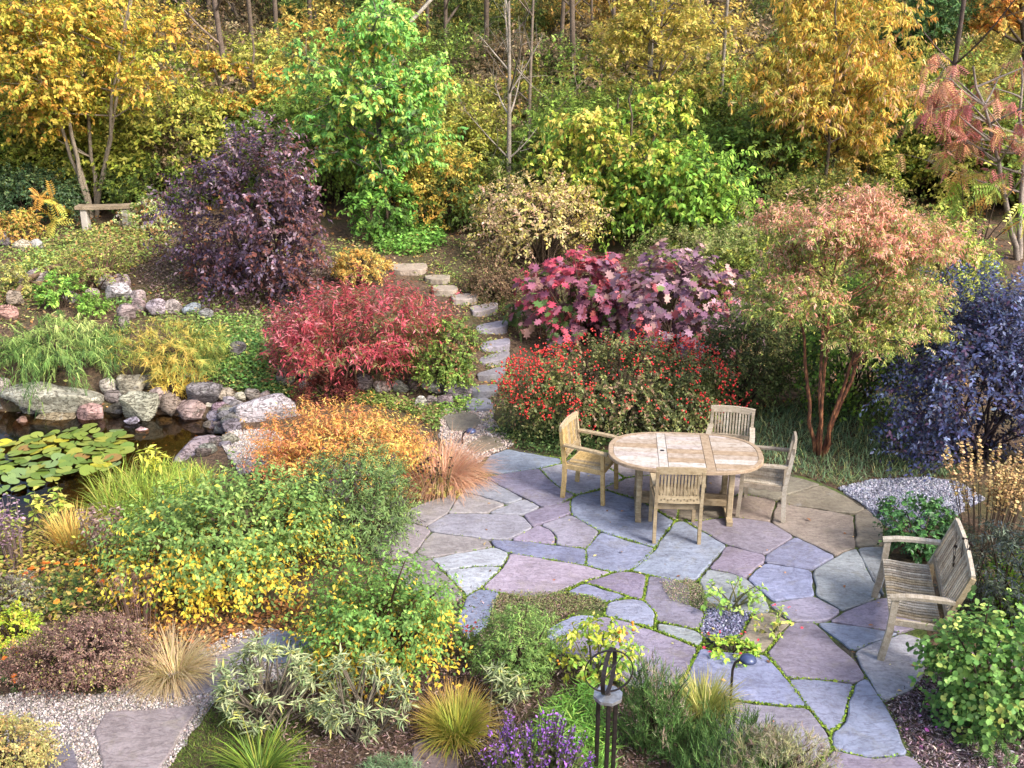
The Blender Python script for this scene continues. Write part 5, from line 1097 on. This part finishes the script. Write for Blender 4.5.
def stemplant(name, label, bb, tpl, lp, pal, n, Y=None, stemcol=(.2,.2,.08), top=True, group=None, cat='perennial', mat=None, spread=.9, ns=14, flower=None, hfac=1.15):
    """upright plants: bundle of stems with leaves in the upper part"""
    rng = nrng(); c, r = fit(bb, Y, .9, .95); base = np.array([c[0], c[1], Hs(c[0], c[1])]); hh = (c[2]+r[2]-base[2]); d = depth(c); size = lp*d/FPX
    root = empty(name, base, label, cat, group); a = rng.uniform(0, 6.28, ns); q = np.sqrt(rng.random(ns)); s0 = np.stack([np.cos(a)*q*r[0]*.45, np.sin(a)*q*r[1]*.45, np.full(ns, -.03)], -1); e = np.stack([np.cos(a)*q*r[0]*spread, np.sin(a)*q*r[1]*spread, hh*rng.uniform(.65, 1.0, ns)*hfac*.92], -1)
    m = s0*.6+e*.4; m[:, 2] = e[:, 2]*.6; pth = bez(s0, m, e, 9); v, f, cc = tubes(pth, np.linspace(1, .4, 9)[None]*np.full((ns, 1), .006), 4, stemcol, rng); mesh_np('stems', v, f, cc, NEEDLE, root)
    k = rng.integers(0, ns, n); t = rng.uniform(.25 if not top else .5, 1, n)*8; i0 = np.minimum(t.astype(int), 7); fr = (t-i0)[:, None]; pos = pth[k, i0]*(1-fr)+pth[k, i0+1]*fr; ax = rng.normal(size=(n, 3)); ax[:, 2] = ax[:, 2]*.3-.1; nr = np.tile([0, 0, 1.], (n, 1))+rng.normal(0, .35, (n, 3))
    V, F, C = place(pos, ax, nr, size*rng.uniform(.6, 1.2, n), tpl, colours(pal, pick(pal, pos/np.array([*r[:2], hh]), rng), rng, .2)); mesh_np('foliage', V, F, C, mat or LEAF, root)
    if flower:
        fn, fl, fs, fc = flower
        for j in range(fn):
            b = pth[rng.integers(0, ns), 8]+rng.normal(0, .04, 3); V, F, C = place(b[None]+rng.normal(0, .012, (3, 3)), rng.normal(0, 1, (3, 3))*np.array([1, 1, .2]), np.tile([0, -.3, 1.], (3, 1)), np.full(3, fs), 'petal5', colours([(fc, 1)], np.zeros(3, int), rng, .12)); mesh_np(fl, V, F, C, LEAF, root)
    return root
grasscarpet('pond_grass','green rushes and sedges along the near pond margin','grass',[(96,520),(115,480),(165,470),(205,476),(220,500),(190,520),(120,540)],2600,.42,.011,[((150,170,70),3),((120,146,60),3),((190,180,84),1.5)],spread=.3,arch=.5)
stemplant('pond_plant','pale yellow leaved plant rising beside the lily pads','' or (138,446,166,500),'lance',11,[((216,214,90),3),((190,196,80),2)],90,Y=10.6)
tuft('straw_grass','dry golden straw tuft on the pond edge below the lily pads',(44,500,98,560),[((220,184,90),3),((206,160,80),2),((190,180,90),1.5)],420,.012,.25,.3,Y=9.8,lf=1.1,basef=.5)
stemplant('pond_plant','yellowing leafy stems between straw tuft and lily pads',(28,490,76,545),'oval',9,[((206,196,80),3),((150,176,80),3),((220,200,90),1)],130,Y=9.9)
stemplant('perennial','dull mauve flower spikes at the left edge above the marigolds',(-14,500,36,580),'oval',5,[((150,120,140),3),((170,140,150),2),((150,160,90),2)],420,Y=9.5,stemcol=(.2,.14,.14),ns=30)
stemplant('perennial','brown seed heads on thin stems in front of the rushes',(78,505,128,585),'oval',5,[((150,120,110),3),((180,156,140),2),((120,96,84),2)],400,Y=9.3,stemcol=(.18,.12,.09),ns=30)
bush('perennial','light green leafy perennials behind the big yellow rose bush','perennial',(110,480,215,560),5.5,[((120,156,76),3),((150,180,90),2),((180,180,80),1)],Y=9.9,cov=1.7)
bush('perennial','grey leafy perennials at the left edge above the maroon brown bush','perennial',(-40,565,42,640),4.5,[((130,124,110),3),((150,150,110),2),((100,90,84),2)],Y=8.6,cov=2)
carpet('undergrowth','low mixed yellow and green growth between pond and rose bush','ground cover',[(-40,545),(40,530),(120,540),(150,590),(110,620),(-40,640)],5200,.055,'oval',[((150,150,70),3),((120,136,70),3),((190,160,80),2),((140,110,80),2)],hgt=.22)
# marigolds
def blooms(n, size, col, nm='blossom', tpl='petal5'):
    def go(root, c, r, rng):
        d = nrm(rng.normal(size=(n*6, 3))); d = d[d[:, 2] > (-.1 if tpl == 'petal5' else -.6)][:n]
        for q in d:
            p = c+r*q*1.0; k = 2; V, F, C = place(np.repeat(p[None], k, 0)+rng.normal(0, .006, (k, 3)), rng.normal(0, 1, (k, 3))*np.array([1, 1, .3]), np.tile(q*.5+np.array([0, -.3, 1.]), (k, 1)), np.full(k, size*rng.uniform(.8, 1.2)), tpl, colours([(col, 1)], np.zeros(k, int), rng, .12)); mesh_np(nm, V, F, C, LEAF, root)
    return go
def marigold(label, bb, nf, Y):
    rng = nrng(); root = bush('marigold', label, 'flowers', bb, 4.5, [((84,124,84),3),((104,146,90),2),((64,96,64),2)], Y=Y, tpl='sprig', cov=1.8, M=6, stems=12)
    c, r = fit(bb, Y); base = np.array(root.location); d = nrm(rng.normal(size=(nf*4, 3))); d = d[d[:, 2] > .0][:nf]
    for q in d:
        p = c-base+r*q*1.06; s = rng.uniform(.034, .052); k = 3; V, F, C = place(np.repeat(p[None], k, 0)+np.c_[np.zeros((k, 2)), np.arange(k)*.008], rng.normal(0, 1, (k, 3))*np.array([1, 1, .1]), np.tile(q*.6+np.array([0, 0, 1.]), (k, 1)), s*np.array([1.5, 1.2, .8]), 'petal5', colours([((244,150,30),2),((240,120,36),1)], rng.integers(0, 2, k), rng, .08)); mesh_np('blossom', V, F, C, LEAF, root)
marigold('bushy marigolds with many orange blooms above the maroon brown bush', (18,562,102,618), 30, 8.9)
marigold('small marigold clump at the left photo edge by the gravel', (-18,650,28,696), 9, 7.7)
bush('perennial','lime yellow foliage between the two marigold clumps','perennial',(-20,600,44,660),5,[((186,200,60),3),((140,170,60),2),((200,170,70),1)],Y=8.2,cov=2)
# ---------------------------------------------------------------- foreground shrubs
Yb = (0,-.8,-2.3)
bush('rose_bush','large green rose bush whose lower leaves turned bright yellow','shrub',(114,454,342,608),7.4,[((112,144,86),5,(0,.3,1.4)),((142,170,102),3.2,(0,.3,1.5)),((232,194,44),2.6,Yb),((226,178,40),1.2,Yb),((96,126,76),3)],cov=3.1,tpl='oval',M=12,lump=.22,gap=-.75,ldroop=.35,stemcol=(.12,.06,.04),stems=50,cl=1.4,L=.5,shell=(.45,1.06))
bush('rose_bush','smaller green rose bush with yellow lower leaves beside the patio','shrub',(288,550,466,684),7.2,[((100,140,76),5,(0,0,1.)),((130,166,92),3,(0,0,1.1)),((230,180,40),2.,(0,-.8,-2)),((206,186,60),1.2,(0,-.5,-1.4)),((84,116,66),2)],cov=2.9,tpl='oval',M=12,lump=.22,gap=-.75,ldroop=.35,stemcol=(.12,.06,.04),stems=40,cl=1.4,L=.45,shell=(.45,1.06))
bush('shrub','rounded grey green shrub with dark seed heads between orange perennials and rose bush','shrub',(286,440,416,556),7,[((108,136,92),4),((136,162,106),2.4,(0,0,.6)),((84,108,76),2.5),((84,72,78),1)],cov=3,tpl='lance',M=14,up=.7)
bush('perennial','broad mass of orange and yellow autumn perennials behind the green shrub','perennial',(250,394,428,492),6.6,[((228,146,78),4.5,(-.9,0,.1)),((228,168,74),3,(.2,0,.4)),((206,186,90),1.6,(1.2,0,.3)),((204,126,86),2.4,(-.6,0,-.2)),((150,120,76),1)],cov=2.8,tpl='lance',M=12,up=.8,ry=.7)
tuft('copper_grass','coppery arching grass clump spilling towards the patio',(406,416,478,486),[((214,164,132),4),((200,144,112),3),((224,190,162),2)],3600,.007,.95,1.2,lf=1.15,basef=.5,tipcol=(220,168,132))
stemplant('perennial','black dried coneflower heads in front of the coppery grass',(404,452,470,505),'berry',3,[((60,40,40),3),((90,66,56),1)],70,Y=10.7,stemcol=(.25,.2,.08),ns=26)
bush('perennial','yellowing foliage under the black coneflower heads','perennial',(408,474,462,506),5,[((190,176,90),3),((160,160,84),2),((200,140,80),1)],Y=10.6,tpl='lance',cov=1.,stems=10)
bush('shrub','low rounded maroon brown bush beside the gravel path','shrub',(16,604,150,694),3.6,[((126,98,88),4),((150,122,102),3,(0,0,.5)),((100,72,66),3),((150,150,90),.8)],cov=3,mat=DRY,M=12,stems=60,stemcol=(.12,.07,.06))
tuft('tan_grass','tan feathery ornamental grass at the bend of the gravel path',(132,612,208,684),[((196,166,120),4),((206,184,140),3),((170,160,84),2.4)],1300,.006,.55,1.1,lf=1.1,basef=.3,tipcol=(206,180,146))
stemplant('perennial','reddish dead stalks leaning between maroon bush and tan grass',(96,560,170,640),'needle',9,[((170,130,116),3),((150,110,100),2)],260,Y=8.7,stemcol=(.26,.17,.14),ns=34,mat=DRY)
bush('shrub','sparse yellowish brown shrub in the bottom left corner','shrub',(-50,702,52,800),4.5,[((176,166,100),3),((160,136,84),3),((190,150,90),1.5),((150,150,96),2)],cov=2.,Y=6.2,tpl='oval')
def sage(label, bb, Y=None, n=None):
    """rosettes of long pale leaves"""
    rng = nrng(); c, r = fit(bb, Y, .8, .9); base = np.array([c[0], c[1], Hs(c[0], c[1])]); root = empty('sage', base, label, 'perennial', 'silvery sage clumps'); d = depth(c); K = n or 26
    dd = nrm(rng.normal(size=(K*4, 3))); dd = dd[dd[:, 2] > -.6][:K]; ctr = (c-base)+r*dd*rng.uniform(.75, 1, (len(dd), 1)); M = 26; pos = np.repeat(ctr, M, 0); m = len(pos)
    ax = rng.normal(size=(m, 3)); ax[:, 2] = ax[:, 2]*.45+np.tile(np.linspace(-.45, .7, M), len(ctr)); nr = np.tile([0, 0, 1.], (m, 1))+rng.normal(0, .3, (m, 3)); pal = [((148,160,138),4),((124,142,114),3),((174,182,156),2),((176,180,112),.8)]
    V, F, C = place(pos+rng.normal(0, .02, pos.shape), ax, nr, .092*rng.uniform(.6, 1.15, m), 'sage', colours(pal, rng.choice(4, m, p=[.4, .3, .2, .1]), rng, .12)); mesh_np('foliage', V, F, C, DRY, root)
    a = np.tile([0, 0, -.05], (len(ctr), 1))+rng.normal(0, .1, ctr.shape)*np.array([1, 1, 0]); mm = (a+ctr)/2; v, f, cc = tubes(bez(a, mm, ctr, 6), np.full((len(ctr), 6), .008), 4, (.2, .17, .13), rng); mesh_np('stems', v, f, cc, BARK, root)
sage('largest clump of pale silvery sage, left, above the dark green grass', (212,640,316,735), None, 60)
sage('pale silvery sage clump in front of the smaller rose bush', (312,656,412,740), None, 44)
sage('small pale sage clump under the green perennials by the patio', (485,664,528,712), None, 16)
tuft('green_grass','dark green arching grass tuft at the bottom below the sage',(208,694,304,790),[((88,116,50),4),((116,140,58),3),((150,160,70),1)],420,.011,.4,.9,lf=.85)
tuft('orange_grass','grass tuft with orange tips beside the stepping stone',(424,676,488,746),[((130,150,60),4),((166,170,70),2)],1000,.009,.3,.6,tipcol=(220,164,96),lf=.95,tpow=3.2,basef=.45)
tuft('yellow_grass','yellowish grass tuft beside the gooseneck path light',(676,668,736,724),[((150,158,80),3),((112,134,62),3),((196,180,110),1.6)],800,.008,.32,.6,tipcol=(206,190,120),lf=1.15,basef=.45,tpow=3)
bush('perennial','leafy green perennials between thyme mat and sage','perennial',(474,604,560,690),6,[((112,146,86),4),((140,170,100),2.5,(0,0,.5)),((84,112,66),2)],cov=2.4,tpl='lance',M=12,up=.8)
bush('pepper_plant','lime yellow leaved plant with small orange fruit behind the ring sculpture','perennial',(558,608,640,692),9.5,[((186,196,74),3,(-.3,0,.5)),((130,168,70),4),((206,196,90),1.2,(0,0,.5))],cov=1.5,M=8,stems=16,ldroop=.5,stemcol=(.2,.2,.1),extra=blooms(7,.03,(236,150,40),'fruit','berry'))
stemplant('perennial','small dark red flowered plant beside the green perennials',(452,628,484,668),'oval',7,[((90,116,70),3),((120,140,84),2)],90,Y=7.6,ns=12,flower=(5,'blossom',.025,(190,40,40)))
bush('lavender','upright dark green lavender bush right behind the ring sculpture','shrub',(614,662,692,756),9,[((78,112,66),4),((98,132,78),3,(0,0,.5)),((58,86,52),3),((160,140,120),.5,(0,0,1))],tpl='needle',cov=4,mat=NEEDLE,M=26,up=1.3,out=.5,L=.3,droop=.05,ldroop=-.6,side=.4,lump=.15)
bush('lavender','wide low dark green lavender bush below the yellowish tuft','shrub',(664,708,800,800),9,[((74,108,64),4),((94,128,76),3,(0,0,.5)),((56,82,50),3)],tpl='needle',cov=4,mat=NEEDLE,M=26,up=1.3,out=.5,L=.28,droop=.05,ldroop=-.6,side=.4,lump=.15,Y=6.3)
bush('lavender','greyish brown faded lavender bush at the bottom edge of the patio','shrub',(712,716,826,812),8,[((166,156,132),3),((140,140,112),3),((120,132,100),2),((130,106,98),1.5)],tpl='needle',cov=4,mat=NEEDLE,M=22,up=1.,out=.7,L=.25,ldroop=-.4,side=.5,Y=6.05)
carpet('groundcover','fine bright green foliage around the foot of the ring sculpture','ground cover',[(545,715),(590,690),(605,730),(620,800),(540,800),(530,750)],3200,.11,'needle',[((110,160,76),3),((140,184,90),2)],hgt=.2)
rngs = nrng()
def salvia(label, bb, Y, n=90):
    rng = nrng(); c, r = fit(bb, Y, .8, .95); base = np.array([c[0], c[1], Hs(c[0], c[1])]); root = empty('salvia', base, label, 'flowers'); hh = c[2]+r[2]-base[2]
    a = rng.uniform(0, 6.28, n); q = np.sqrt(rng.random(n)); e = np.stack([np.cos(a)*q*r[0], np.sin(a)*q*r[1], hh*rng.uniform(.7, 1.05, n)*(1-.25*q*q)], -1); s0 = e*np.array([.5, .5, 0]); m = s0*.6+e*.4; m[:, 2] = e[:, 2]*.5; pth = bez(s0, m, e, 9)
    v, f, cc = tubes(pth, np.full((n, 9), .004), 3, (.14, .13, .08), rng); mesh_np('stems', v, f, cc, NEEDLE, root)
    def along(k, t0, t1, size, tpl, pal, nm, rad):
        i = np.repeat(np.arange(n), k); t = rng.uniform(t0, t1, n*k)*8; j = np.minimum(t.astype(int), 7); fr = (t-j)[:, None]; pos = pth[i, j]*(1-fr)+pth[i, j+1]*fr+rng.normal(0, rad, (n*k, 3)); ax = rng.normal(size=pos.shape)+np.array([0, 0, .4]); V, F, C = place(pos, ax, rng.normal(size=pos.shape)+np.array([0, 0, .8]), size*rng.uniform(.6, 1.2, n*k), tpl, colours(pal, pick(pal, pos*0, rng), rng, .2)); o = mesh_np(nm, V, F, C, LEAF, root); return o
    along(34, .1, .75, .05, 'oval', [((96,110,72),3),((120,126,90),2),((80,80,70),2)], 'foliage', .03)
    o = along(20, .72, 1.0, .026, 'oval', [((146,90,190),3),((170,110,206),2),((96,64,110),3)], 'blossoms', .009); o['kind'] = 'stuff'
salvia('purple flowered salvia spikes in the foreground left of the ring sculpture', (470,712,602,830), 6.0)
bush('perennial','feathery blue green plant at the bottom edge under the sage','perennial',(356,752,418,800),6,[((120,146,120),3),((96,124,96),2)],Y=6.1,tpl='needle',cov=3,mat=NEEDLE)
bush('perennial','thin leafed green plant in the planting pocket of the patio','perennial',(698,572,766,616),8,[((130,176,90),3),((160,190,104),2)],cov=.6,M=7,stems=14,hemi=-.2,stemcol=(.2,.2,.1))
bush('salvia','bright green plant with small red flowers at the front of the planting pocket','flowers',(704,630,760,662),8,[((150,190,76),3),((186,196,80),1.6)],cov=1.7,M=7,stems=10,extra=blooms(10,.03,(222,50,76)))
bush('perennial','sparse yellow green plant leaning over the right flag of the planting pocket','perennial',(752,606,800,642),8,[((160,190,84),3),((200,190,90),1.5)],cov=.4,M=6,stems=8,hemi=-.1,stemcol=(.2,.2,.1),extra=blooms(3,.026,(222,60,84)))
# ---------------------------------------------------------------- right edge
stemplant('perennial','thin dark stems with black seed heads leaning across the garden bench back',(944,528,984,640),'berry',4,[((40,30,28),3),((60,46,40),1)],40,stemcol=(.03,.022,.02),ns=13,Y=7.55)
bush('shrub','dark green leafy shrub behind the far arm of the garden bench','shrub',(882,492,968,566),7,[((66,112,70),4),((90,140,84),2.5,(0,0,.6)),((46,80,52),3)],cov=2.8,mat=GLOSSY)
stemplant('perennial','mass of dried tan seed heads behind the garden bench back','' or (938,446,1060,560),'round',3.3,[((206,176,120),4),((186,150,100),3),((150,116,80),3)],3600,Y=9.6,stemcol=(.13,.09,.07),ns=60,spread=1.0,mat=DRY,top=True)
bush('perennial','dark bluish foliage under the dried tan seed heads','perennial',(948,515,1080,640),8,[((70,82,84),3),((92,106,104),2,(0,0,.6)),((50,60,56),3)],Y=8.6,tpl='lance',cov=1.9)
bush('shrub','bright lime green shrub in the sun at the right photo edge','shrub',(992,545,1100,640),5,[((130,186,56),3),((160,206,70),2),((90,136,48),2)],Y=8.2,cov=2.2)
bush('rose_bush','round leaved green shrub trailing over the near arm of the garden bench','shrub',(922,590,1075,745),8.2,[((98,142,80),4),((130,172,100),2.4,(0,0,.6)),((66,100,58),3.4),((170,190,110),.7,(-.8,0,.8))],cov=4.2,tpl='round',M=9,flat=2.,stems=24,hemi=-.9,shell=(.45,1.))
bush('fern','small fern fronds at the foot of the round leaved shrub','fern',(968,718,1040,772),26,[((80,120,70),3),((110,150,84),2)],Y=6.5,tpl='pinnate',cov=1.2,M=4,stems=0)
carpet('petals','few fallen pink petals on the mulch','petals',[(895,715),(940,700),(965,745),(920,760)],14,.045,'round',[((214,110,190),2),((226,150,200),1)],LEAF,.01,lift=.03)
